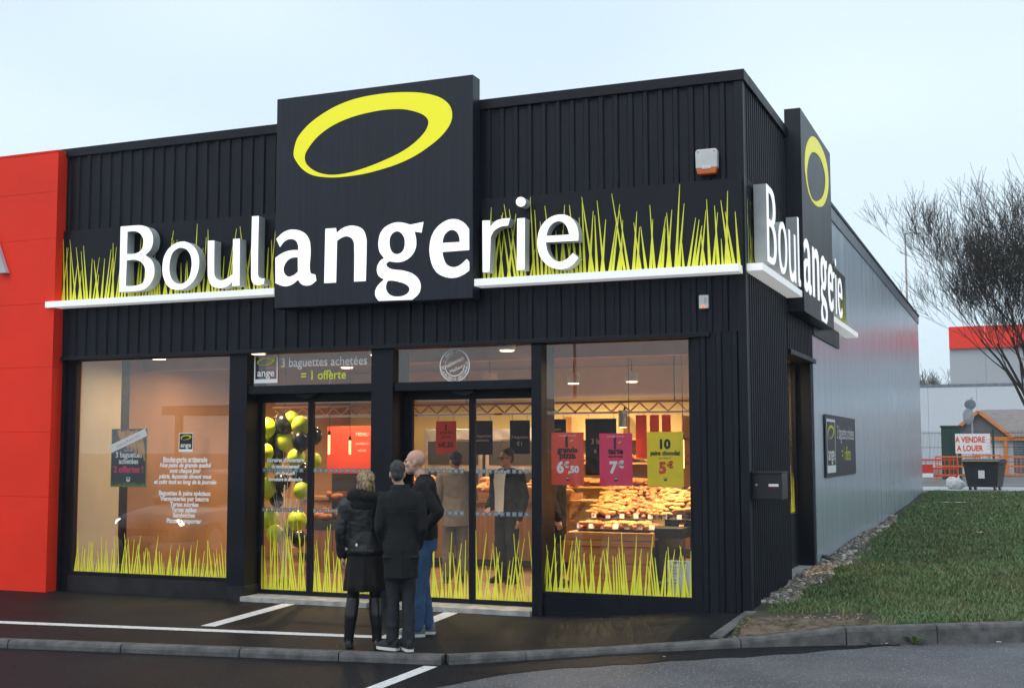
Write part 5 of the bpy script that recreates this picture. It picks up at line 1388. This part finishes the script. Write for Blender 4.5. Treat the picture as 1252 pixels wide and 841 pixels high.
# ------------------------------------------------------------------ grass (one mass)
def grass(name, n, seed, cols, label, hscale=1.):
    r = np.random.default_rng(seed)
    # more blades near the camera
    u = r.random(n * 2)
    Y = -1.2 + 27.4 * u ** 1.9
    X = r.random(n * 2) * 6.2 + .03
    ky = np.array([kerb_at(float(x))[0] for x in X])
    gw = np.array([grav_w(float(y)) for y in Y])
    patch = np.sin(X * 3.1 + 1.3) * np.sin(Y * 2.3 + X) + .6 * np.sin(X * 7.7 - Y * 5.1)
    keep = (Y > ky + .05) & (X > gw * (.85 + .3 * r.random(n * 2))) & (X < 3.0 + .34 * (Y + 2)) 
    bare = ((X < 1.15 + .2 * r.random(n * 2)) & (Y < -.18 + .30 * (X - .1) + .14 * r.random(n * 2)))
    keep &= ~bare
    thin = r.random(n * 2) < np.where(patch < -.8, .25, np.where(patch < -.35, .65, 1.))
    keep &= thin
    X, Y = X[keep][:n], Y[keep][:n]; n = len(X)
    Z = np.array([bank_z(float(a), float(b)) for a, b in zip(X, Y)])
    tuft = .6 + .5 * (np.sin(X * 4.3 + Y * 1.7) * np.sin(Y * 3.9 - X * 2.2) * .5 + .5)
    h = (.022 + .036 * r.random(n)) * tuft * hscale * (1 + Y * .012)
    w = (.0035 + .0035 * r.random(n)) * (1 + np.clip(Y, 0, 26) * .09)
    a = r.random(n) * 2 * np.pi; ln = h * (.2 + .9 * r.random(n)); la = r.random(n) * 2 * np.pi
    dx, dy = np.cos(a) * w, np.sin(a) * w; lx, ly = np.cos(la) * ln, np.sin(la) * ln
    v = np.empty((n, 5, 3))
    v[:, 0] = np.stack([X - dx, Y - dy, Z - .004], 1); v[:, 1] = np.stack([X + dx, Y + dy, Z - .004], 1)
    v[:, 2] = np.stack([X + dx * .7 + lx * .4, Y + dy * .7 + ly * .4, Z + h * .6], 1); v[:, 3] = np.stack([X - dx * .7 + lx * .4, Y - dy * .7 + ly * .4, Z + h * .6], 1)
    v[:, 4] = np.stack([X + lx, Y + ly, Z + h], 1)
    m = bpy.data.meshes.new(name)
    base = (np.arange(n) * 5)[:, None]
    loops = np.concatenate([base + np.array([0, 1, 2, 3]), base + np.array([3, 2, 4])], 1).ravel()
    starts = np.stack([np.arange(n) * 7, np.arange(n) * 7 + 4], 1).ravel(); tot = np.tile([4, 3], n)
    m.vertices.add(n * 5); m.vertices.foreach_set('co', v.ravel()); m.loops.add(len(loops)); m.loops.foreach_set('vertex_index', loops)
    m.polygons.add(n * 2); m.polygons.foreach_set('loop_start', starts); m.polygons.foreach_set('loop_total', tot)
    m.update(); m.validate()
    o = mk(name, m, cols); tag(o, label, 'grass', kind='stuff'); return o
grass('grass', 95000, 1, mat('grass_green', (.062, .125, .036), .75, col2=(.13, .20, .07), vscale=1.3), 'short green grass covering the bank beside the side wall')
grass('grass', 42000, 2, mat('grass_blue_green', (.17, .18, .085), .7, col2=(.15, .26, .11), vscale=1.0), 'paler taller grass blades scattered over the bank', 1.35)
grass('grass', 9000, 3, mat('straw', (.30, .25, .13), .8, col2=(.20, .15, .07), vscale=3), 'dry straw coloured blades among the green grass', .9)
g = MB(); ql = random.Random(8)
for k in range(260):
    y = -.4 + 20 * ql.random() ** 1.5; x = grav_w(y) + ql.random() * (2.6 + .3 * y)
    if y < kerb_at(x)[0] + .1: continue
    L = ql.uniform(.015, .035) * (1 + y * .03); a = ql.uniform(0, 6.28); z = bank_z(x, y) + ql.uniform(.015, .035)
    ca, sa = math.cos(a) * L, math.sin(a) * L
    g.add([(x - ca, y - sa, z), (x + sa * .5, y - ca * .5, z + .006), (x + ca, y + sa, z + .004), (x - sa * .5, y + ca * .5, z + .008)], [(0, 1, 2, 3)])
o = g.build('dead_leaves', mat('dead_leaf', (.16, .085, .035), .8, col2=(.30, .20, .09), vscale=4)); tag(o, 'small dead brown leaves scattered over the grass bank', 'leaves', kind='stuff')
# weeds by the kerb
def weed(x, y, z, s, n, label):
    t = thing('weed', label, 'plant', (x, y, z), group='weeds growing along the kerb'); q = random.Random(int(x * 100))
    for k in range(n):
        a = 2 * math.pi * k / n + q.random(); L = s * q.uniform(.6, 1); up = q.uniform(.5, 1.1)
        g = MB(); w = L * .13
        p = [Vector((0, 0, 0)), Vector((math.cos(a) * L * .5, math.sin(a) * L * .5, L * up * .6)), Vector((math.cos(a) * L, math.sin(a) * L, L * up * .65))]
        sd = Vector((-math.sin(a), math.cos(a), 0)) * w
        g.add([p[0] - sd * .3, p[0] + sd * .3, p[1] + sd, p[1] - sd, p[2]], [(0, 1, 2, 3), (3, 2, 4)]); g.build('leaf', M['weed'], t)
M['weed'] = mat('weed_leaf', (.09, .17, .025), .6, var=.2, vscale=8)
weed(1.62, -.50, z_road(1.62) + .002, .14, 11, 'leafy weed growing at the foot of the kerb'); weed(1.25, -.70, z_road(1.3) + .002, .07, 8, 'low weed at the kerb left of the leafy one')
weed(.52, -.62, bank_z(.52, -.62), .06, 9, 'small tuft on the bare soil behind the kerb')
# litter
def litter(x, y, z, L, w, rz, label, matl='white'):
    g = MB(); n = 6
    for k in range(n + 1):
        for s in (-1, 1): g.v.append((L * (k / n - .5), s * w / 2 * (.7 + .3 * math.sin(k * 2 + s)), .006 + .012 * abs(math.sin(k * 1.9 + s))))
    for k in range(n): g.f.append((k * 2, k * 2 + 2, k * 2 + 3, k * 2 + 1))
    o = g.build('paper_scrap', M[matl], loc=(x, y, z), rz=rz); tag(o, label, 'litter', 'scraps of litter')
litter(1.37, -.62, z_road(1.37) + .005, .10, .03, .3, 'white scrap lying at the foot of the kerb'); litter(1.07, 18.1, bank_z(1.07, 18.1) + .06, .8, .12, 0, 'long white strip lying on the far grass')
litter(1.89, 9.9, bank_z(1.89, 9.9) + .05, .16, .07, .5, 'small white scrap in the middle of the grass'); litter(.16, 11.6, bank_z(.16, 11.6) + .03, .35, .14, 1.2, 'white scrap on the gravel by the grey wall')
litter(.30, 6.6, bank_z(.3, 6.6) + .05, .30, .2, .4, 'flat pale stone slab on the gravel strip', 'stonepale') if False else None
litter(2.35, -.15, z_road(2.3) + .005, .06, .02, .1, 'tiny white scrap by the right part of the kerb'); litter(-.35, -1.98, z_road(-.3) + .009, .03, .02, .1, 'tiny white speck on the dark road strip')

# ------------------------------------------------------------------ things behind the bank
t = thing('wheelie_bin', 'dark grey four wheeled waste container at the end of the grass', 'waste bin', (1.53, 27.85, .392), -.30); t.scale = (.84, .84, .80)
M['bin'] = mat('bin_plastic', (.028, .030, .036), .5, var=.2)
g = MB(); secs = [(.12, .52, .30), (.30, .55, .33), (1.02, .64, .42), (1.03, .66, .44), (1.08, .66, .44)]
for z, hx, hy in secs: g.v += [(-hx, -hy, z), (hx, -hy, z), (hx, hy, z), (-hx, hy, z)]
for i in range(len(secs) - 1):
    for k in range(4): g.f.append((i * 4 + k, i * 4 + (k + 1) % 4, i * 4 + 4 + (k + 1) % 4, i * 4 + 4 + k))
g.f += [(3, 2, 1, 0), (16, 17, 18, 19)]; g.build('tub', M['bin'], t, bevel=.02)
g = MB()
for k in range(9):
    a = k / 8 * 2 - 1; g.v += [(-.67, a * .46, 1.085 + .10 * (1 - a * a)), (.67, a * .46, 1.085 + .10 * (1 - a * a))]
for k in range(8): g.f.append((k * 2, k * 2 + 1, k * 2 + 3, k * 2 + 2))
g.f += [tuple(range(0, 18, 2)), tuple(range(17, 0, -2))]; g.build('lid', M['bin'], t)
MB().box(-.66, .66, -.455, -.44, 1.088, 1.105).build('yellow_rim', mat('bin_yellow', (.55, .45, .03), .5), t)
for xx in (-.44, .44):
    for yy in (-.26, .26):
        w = MB().tube([(xx - .03, yy, .10), (xx + .03, yy, .10)], .10, 16).build('wheel', M['black'], t); MB().tube([(xx - .034, yy, .10), (xx + .034, yy, .10)], .05, 12).build('hub', M['white_plastic'], w)
for xx in (-.66, .66): MB().bar((xx, -.2, .95), (xx * 1.09, -.2, .95), .06, .05).build('trunnion', M['bin'], t)
MB().box(-.08, .14, -.442, -.432, .45, .75).build('sticker', M['white'], t); MB().box(-.05, .11, -.4335, -.4305, .50, .56).build('sticker_print', M['steel'], t)
for xx in (-.42, .42): MB().box(xx - .07, xx + .07, -.47, -.44, 1.02, 1.08).build('grip', M['bin'], t, bevel=.01)
# white rubbish bag
t = thing('rubbish_bag', 'crumpled white rubbish bag left of the waste container', 'bag', (.66, 28.6, .39))
g = MB(); g.ell((0, 0, .16), (.27, .22, .18)); g.ell((-.12, .02, .20), (.18, .16, .2)); g.tube([(.05, 0, .28), (.09, 0, .42)], [.07, .03], 8)
remeshed('sack', g, mat('white_plastic_bag', (.66, .68, .72), .45, var=.08), t, .03, 2, .12, .12); bake_all()
# round road sign on a pole and the for-sale board
t = thing('road_sign', 'grey backed round road sign on a thin pole above the for sale board', 'road sign', (.80, 40.0, .385))
MB().tube([(0, 0, 0), (0, 0, 3.3)], .035, 10).build('pole', M['steel'], t)
MB().tube([(-.12, -.02, 2.55), (-.12, .02, 2.55)], .0, 3) if False else None
g = MB(); g.ell((-.13, -.05, 2.55), (.22, .012, .34), 20, 10); g.build('plate', M['steel'], t, smooth=True); g = MB(); g.ell((-.05, -.05, 3.02), (.22, .012, .2), 20, 10); g.build('plate', M['greytrim'], t, smooth=True)
t = thing('sale_board', 'white board with red letters A VENDRE A LOUER on the mesh fence', 'sign board', (.82, 39.6, 0))
MB().box(-.66, .64, -.02, .01, 1.46, 2.24).build('board', M['white'], t)
put(t, M['red_ink'], [('A VENDRE', -.10, 1.90, .31, dict(bold=.010, xs=.76)), ('A LOUER', -.12, 1.56, .31, dict(bold=.010, xs=.76))], -.026)
put(t, M['red_ink'], [('01 02', .56, 1.98, .06, {}), ('03 04', .56, 1.86, .06, {}), ('05 06', .56, 1.74, .06, {}), ('07 08', .56, 1.62, .06, {})], -.026)
for xx in (-.6, .58): MB().bar((xx, .03, .385), (xx, .03, 2.1), .05).build('post', M['steel'], t)
# green mesh fence, bay by bay
M['fence'] = mat('fence_green', (.02, .055, .045), .5, .2)
t = thing('mesh_fence', 'dark green welded mesh fence in front of the white warehouse', 'fence', (0, 0, 0))
FX0, FX1, FY = -4.5, 9.0, 43.0
k = 0; x = FX0
while x < FX1:
    MB().box(x - .04, x + .04, FY - .04, FY + .04, .38, 2.45).build('post', M['fence'], t)
    g = MB(); n = 26
    for j in range(n): xx = x + .06 + (1.38) * j / (n - 1); g.bar((xx, FY, .45), (xx, FY, 2.4), .010, .010)
    for zz in (.5, 1.1, 1.7, 2.3): g.bar((x + .04, FY - .01, zz), (x + 1.46, FY - .01, zz), .014, .02)
    o = g.build('mesh_panel', M['fence'], t); x += 1.5; k += 1
t = thing('transformer_cabinet', 'green metal cabinet standing at the mesh fence', 'cabinet', (-.12, 42.3, .385))
MB().box(-.38, .38, -.3, .3, 0, 2.15).build('body', M['fence'], t, bevel=.02); MB().box(-.42, .42, -.34, .34, 2.152, 2.22).build('roof', M['fence'], t)
for xx in (-.19, .19): MB().box(xx - .17, xx + .17, -.315, -.302, .1, 2.05).build('door', M['fence'], t, bevel=.004)
# orange and red work barriers
M['orange'] = mat('orange_plastic', (.72, .16, .015), .5, var=.1); M['redp'] = mat('red_plastic', (.60, .03, .02), .5, var=.1)
def barrier(x, y, L, H_, rz, matl, label, plate=False):
    t = thing('work_barrier', label, 'barrier', (x, y, .386), rz, 'work barriers behind the waste container')
    for zz in (.25, H_ * .62, H_): MB().bar((-L / 2, 0, zz), (L / 2, 0, zz), .05, .06).build('rail', M[matl], t)
    for xx in (-L / 2, L / 2): MB().bar((xx, 0, 0), (xx, 0, H_ + .03), .05).build('post', M[matl], t); MB().box(xx - .04, xx + .04, -.25, .25, 0, .05).build('foot', M[matl], t)
    for j in range(9):
        xx = -L / 2 + L * (j + 1) / 10; MB().bar((xx, 0, .28), (xx, 0, H_ - .03), .02).build('bar', M[matl], t)
    if plate: MB().box(-.25, .25, -.05, -.03, .35, .68).build('plate', M['redp'], t); MB().box(-.25, .25, -.052, -.03, .2, .345).build('plate', M['white'], t)
barrier(.30, 38.2, 1.6, .95, .05, 'orange', 'orange slatted work barrier left of the waste container')
barrier(2.55, 38.6, 1.5, .95, -.1, 'orange', 'orange slatted work barrier right of the waste container')
barrier(1.35, 39.3, .9, 1.0, .1, 'orange', 'orange work barrier hidden behind the waste container')
barrier(-.75, 36.4, 2.2, .85, .0, 'redp', 'red tube barrier with a red and white plate by the grey wall', True)
# kiosk house with orange trim
t = thing('kiosk_house', 'small grey house with orange gable trim and a grey shutter', 'house', (0, 54.0, .385))
M['slate'] = mat('slate_roof', (.20, .17, .16), .8, col2=(.28, .24, .23), vscale=4, stretch=(1, 1, 6), bump=.3)
M['gable'] = mat('grey_gable', (.13, .13, .145), .8, var=.1)
M['orange_t'] = mat('orange_trim', (.70, .22, .05), .6, var=.08)
MB().box(-.85, 8, .4, 5, 0, 1.75).build('wall', mat('white_kiosk', (.62, .64, .68), .8, var=.06), t)
g = MB(); g.add([(-.95, .35, 1.85), (2.05, .35, 1.85), (.62, .35, 3.05)], [(0, 1, 2)]); g.build('gable', M['gable'], t)
for a, b in (((-1.05, .2, 1.80), (.62, .2, 3.14)), ((.62, .2, 3.14), (2.2, .2, 1.80))): MB().bar(a, b, .2, .16).build('bargeboard', M['orange_t'], t)
MB().box(-1.05, 8, .18, .3, 1.66, 1.86).build('fascia', M['orange_t'], t)
for xx in (1.75, -.95): MB().box(xx, xx + .18, .2, .35, 0, 1.68).build('column', M['orange_t'], t)
g = MB(); g.add([(.66, .3, 3.13), (2.3, .1, 1.86), (9, .1, 1.86), (9, 3.2, 3.3), (.66, 3.2, 3.3)], [(0, 1, 2, 3, 4)]); g.build('roof', M['slate'], t)
g = MB()
MB().box(2.2, 6, .30, .39, .1, 1.62).build('shutter', M['gable'], t)
for k in range(12): MB().box(2.2, 6, .27, .298, .12 + .125 * k, .20 + .125 * k).build('shutter_slat', M['greytrim'], t)
# white warehouse, red fascia store
t = thing('white_warehouse', 'low white warehouse wall behind the mesh fence', 'building', (0, 73, .3))
for k in range(9): MB().box(-9 + 3 * k, -9 + 3 * k + 2.985, 0, .2, 0, 5.35).build('wall_panel', mat('white_cladding', (.60, .63, .68), .6, var=.03) if k == 0 else bpy.data.materials['white_cladding'], t)
MB().box(-9, 18, -.02, .3, 5.36, 5.55).build('coping', M['greytrim'], t); MB().box(-9, 18, .2, 12, 4.9, 5.2).build('roof', M['greytrim'], t)
t = thing('red_fascia_store', 'distant store with a long bright red fascia behind the bare tree', 'building', (0, 104, .3))
for k in range(16): MB().box(-3.1 + 3 * k, -3.1 + 3 * k + 2.98, -.3, 0, 10.2, 12.15).build('fascia_panel', M['red'], t)
for k in range(16): MB().box(-3.1 + 3 * k, -3.1 + 3 * k + 2.98, 0, .3, 0, 10.18).build('wall_panel', mat('store_wall', (.42, .44, .47), .7, var=.04) if k == 0 else bpy.data.materials['store_wall'], t)
MB().box(-3.1, 44.9, .3, 25, 0, 10.6).build('block', bpy.data.materials['store_wall'], t)
g = MB(); add_text(g, 'BRICO', 3.2, 10.55, 1.5, -.32, bold=.05) if False else None
# lamp posts beyond the roof
def lamp_post(x, y, z0, H_, label, arm=-1, group='lamp posts beyond the roofs'):
    t = thing('lamp_post', label, 'lamp post', (x, y, z0), group=group)
    MB().tube([(0, 0, 0), (0, 0, H_ * .5), (0, 0, H_)], [.09, .06, .04], 10).build('pole', M['pole'], t)
    MB().tube([(0, 0, H_ - .05), (arm * .25, 0, H_ + .0), (arm * .5, 0, H_ - .05)], .025, 6).build('arm', M['pole'], t)
    MB().box(min(arm * .45, arm * .75), max(arm * .45, arm * .75), -.08, .08, H_ - .09, H_ - .03).build('lamp_head', M['greytrim'], t, bevel=.02)
M['pole'] = mat('pole_paint', (.45, .36, .34), .6, var=.1)
lamp_post(-2.3, 49.6, .38, 11.7, 'tall thin lamp post rising behind the grey roof edge', arm=1)
t = thing('roof_rail', 'short rail post on the roof edge of the side wall', 'rail', (-.6, 11.0, 5.1)); MB().bar((0, 0, 0), (0, 0, .95), .04).build('post', M['steel'], t); MB().bar((-.55, 0, .93), (.02, 0, .93), .035).build('arm', M['steel'], t)
# bare trees
def bare_tree(name, label, loc, H_, seed, spread, levels, matl, rmin=.006, trunk_r=.15, fork=.28, cat='tree', group=None, nb=5, sides=5):
    q = random.Random(seed); t = thing(name, label, cat, loc, q.uniform(0, 6), group)
    tr = MB(); br = MB()
    def grow(p, d, L, r, lv):
        n = 4; pts = [p]; rad = [r]; dd = d.copy()
        for k in range(n):
            dd = (dd + Vector((q.uniform(-.16, .16), q.uniform(-.16, .16), q.uniform(-.02, .13)))).normalized()
            pts.append(pts[-1] + dd * L / n); rad.append(r * (1 - .5 * (k + 1) / n))
        (tr if lv == 0 else br).tube(pts, [max(rmin, x) for x in rad], sides if lv < 2 else 3, cap=False)
        if lv >= levels: return
        m_ = nb if lv == 0 else 4
        for k in range(m_):
            f = q.uniform(.35, 1.) if lv > 0 else q.uniform(.55, 1.)
            i = min(n - 1, int(f * n)); pp = pts[i].lerp(pts[i + 1], f * n - i if f * n - i <= 1 else 1)
            a = 2 * math.pi * (k + q.random() * .6) / m_
            side = Vector((math.cos(a), math.sin(a), 0)); side = (side - dd * side.dot(dd)).normalized()
            nd = (dd * q.uniform(.75, 1.05) + side * spread * q.uniform(.7, 1.25) + Vector((0, 0, .16))).normalized()
            grow(pp, nd, L * q.uniform(.58, .80) if lv else H_ * q.uniform(.30, .40), rad[min(i + 1, n)] * q.uniform(.55, .75) if lv else r * q.uniform(.45, .6), lv + 1)
    grow(Vector((0, 0, -.1)), Vector((0, 0, 1)), H_ * fork, trunk_r, 0)
    tr.build('trunk', matl, t, smooth=True); br.build('crown', matl, t, smooth=True)
    return t
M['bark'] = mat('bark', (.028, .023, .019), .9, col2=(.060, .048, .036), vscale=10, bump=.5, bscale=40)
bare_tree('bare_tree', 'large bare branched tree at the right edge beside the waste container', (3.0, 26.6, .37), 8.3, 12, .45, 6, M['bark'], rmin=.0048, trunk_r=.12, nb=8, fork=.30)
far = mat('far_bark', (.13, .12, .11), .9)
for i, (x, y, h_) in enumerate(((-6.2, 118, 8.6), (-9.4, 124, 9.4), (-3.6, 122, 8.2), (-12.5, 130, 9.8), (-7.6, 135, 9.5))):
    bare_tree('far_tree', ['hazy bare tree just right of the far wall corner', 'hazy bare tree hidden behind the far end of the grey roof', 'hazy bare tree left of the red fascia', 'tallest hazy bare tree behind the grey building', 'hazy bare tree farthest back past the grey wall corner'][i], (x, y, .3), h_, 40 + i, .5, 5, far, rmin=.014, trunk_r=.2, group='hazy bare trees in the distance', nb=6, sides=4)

# ------------------------------------------------------------------ the street behind the camera, seen reflected in the glass
t = thing('blue_canopy', 'blue canopy of the shed across the road, seen only as a reflection', 'building', (-8, -58, -.24))
M['bluef'] = mat('blue_fascia', (.12, .27, .38), .5, var=.1)
MB().box(-45, 14, -4, 0, 4.35, 4.95).build('fascia', M['bluef'], t)
for k in range(8): MB().box(-44 + 8 * k, -43.6 + 8 * k, -.6, -.2, 0, 4.35).build('column', M['greytrim'], t)
MB().box(-45, 14, -12, -10, 0, 4.3).build('rear_wall', M['greytrim'], t)
for i, (x, y, h_) in enumerate(((-12.5, -30, 9), (-7, -34, 9.5), (-2.3, -36, 10), (4, -32, 9))):
    lamp_post(x, y, -.24, h_, 'car park lamp post across the road, %s, seen as a reflection' % ('far left', 'left of the pylon', 'beside the pylon', 'far right')[i], group='car park lamp posts across the road')
t = thing('cable_mast', 'dark mast with stay cables across the road, seen as a reflection', 'mast', (-.4, -40, -.24))
MB().tube([(0, 0, 0), (0, 0, 8.2)], [.2, .12], 8).build('pole', M['darksteel'], t)
for s in (-1, 1): MB().tube([(0, 0, 8.1), (s * 8, 0, 4.4)], .03, 5).build('cable', M['darksteel'], t); MB().tube([(0, 0, 8.1), (s * 3, 0, 5.0)], .03, 5).build('cable', M['darksteel'], t)

# car parked nose to the shop, outside the frame, its lamps mirrored in the left window
t = thing('parked_car', 'silver car with lit headlamps facing the shop, seen as a reflection in the left window', 'car', (-11.6, -6.9, -.242))
M['carpaint'] = mat('silver_paint', (.42, .43, .45), .3, .4, var=.04, coat=.5)
M['headlamp'] = mat('headlamp_lit', (1, .95, .85), .3, emit=22, ecol=(1, .86, .66))
def sections(secs, n=16, p=3.2):
    g = MB()
    for y, zc, hw, hh in secs:
        for k in range(n):
            a = 2 * math.pi * k / n; ca, sa = math.cos(a), math.sin(a)
            g.v.append((hw * math.copysign(abs(ca) ** (2 / p), ca), y, zc + hh * math.copysign(abs(sa) ** (2 / p), sa)))
    for i in range(len(secs) - 1):
        for k in range(n): g.f.append((i * n + k, i * n + (k + 1) % n, (i + 1) * n + (k + 1) % n, (i + 1) * n + k))
    g.f += [tuple(range(n - 1, -1, -1)), tuple((len(secs) - 1) * n + k for k in range(n))]
    return g
sections([(-2.1, .62, .62, .26), (-1.95, .62, .80, .34), (-1.2, .62, .87, .37), (.3, .61, .88, .36), (1.2, .58, .86, .33), (1.8, .54, .80, .28), (2.05, .50, .66, .20)]).build('body', M['carpaint'], t, smooth=True, fix=True)
sections([(-1.75, .95, .60, .10), (-1.2, 1.10, .66, .30), (-.4, 1.15, .67, .34), (.35, 1.12, .66, .30), (1.0, .92, .64, .10)]).build('cabin', M['black'], t, smooth=True, fix=True)
sections([(-1.2, 1.42, .52, .03), (-.4, 1.485, .54, .03), (.3, 1.42, .52, .03)]).build('roof', M['carpaint'], t, smooth=True, fix=True)
for xx in (-.80, .80):
    for yy in (-1.3, 1.25):
        w = MB().tube([(xx - .1, yy, .31), (xx + .1, yy, .31)], .31, 20).build('wheel', M['black'], t); MB().tube([(xx - .108, yy, .31), (xx + .108, yy, .31)], .2, 14).build('rim', M['steel'], w)
for xx in (-.58, .58): MB().ell((xx, 1.93, .62), (.16, .07, .075)).build('headlamp', M['headlamp'], t, smooth=True)
MB().box(-.5, .5, 2.02, 2.075, .38, .52).build('grille', M['black'], t, bevel=.01); MB().box(-.26, .26, 2.06, 2.085, .30, .40).build('number_plate', M['white'], t)
for xx in (-.95, .95): MB().ell((xx, .55, .98), (.10, .06, .07)).build('mirror', M['carpaint'], t, smooth=True)

# ------------------------------------------------------------------ thin damp air
g = MB().box(-620, 620, -620, 620, -1.5, 22)
hz = g.build('haze', None); hz['kind'] = 'stuff'; hz['label'] = 'thin pale haze over the whole place'; hz['category'] = 'haze'
hm = bpy.data.materials.new('haze'); hm.use_nodes = True
hn = hm.node_tree.nodes; hn.remove(hn['Principled BSDF'])
pv = hn.new('ShaderNodeVolumePrincipled'); pv.inputs['Color'].default_value = (.93, .96, 1, 1); pv.inputs['Density'].default_value = .0006; pv.inputs['Anisotropy'].default_value = .2
hm.node_tree.links.new(pv.outputs[0], hn['Material Output'].inputs['Volume']); hz.data.materials.append(hm); hm.cycles.homogeneous_volume = True
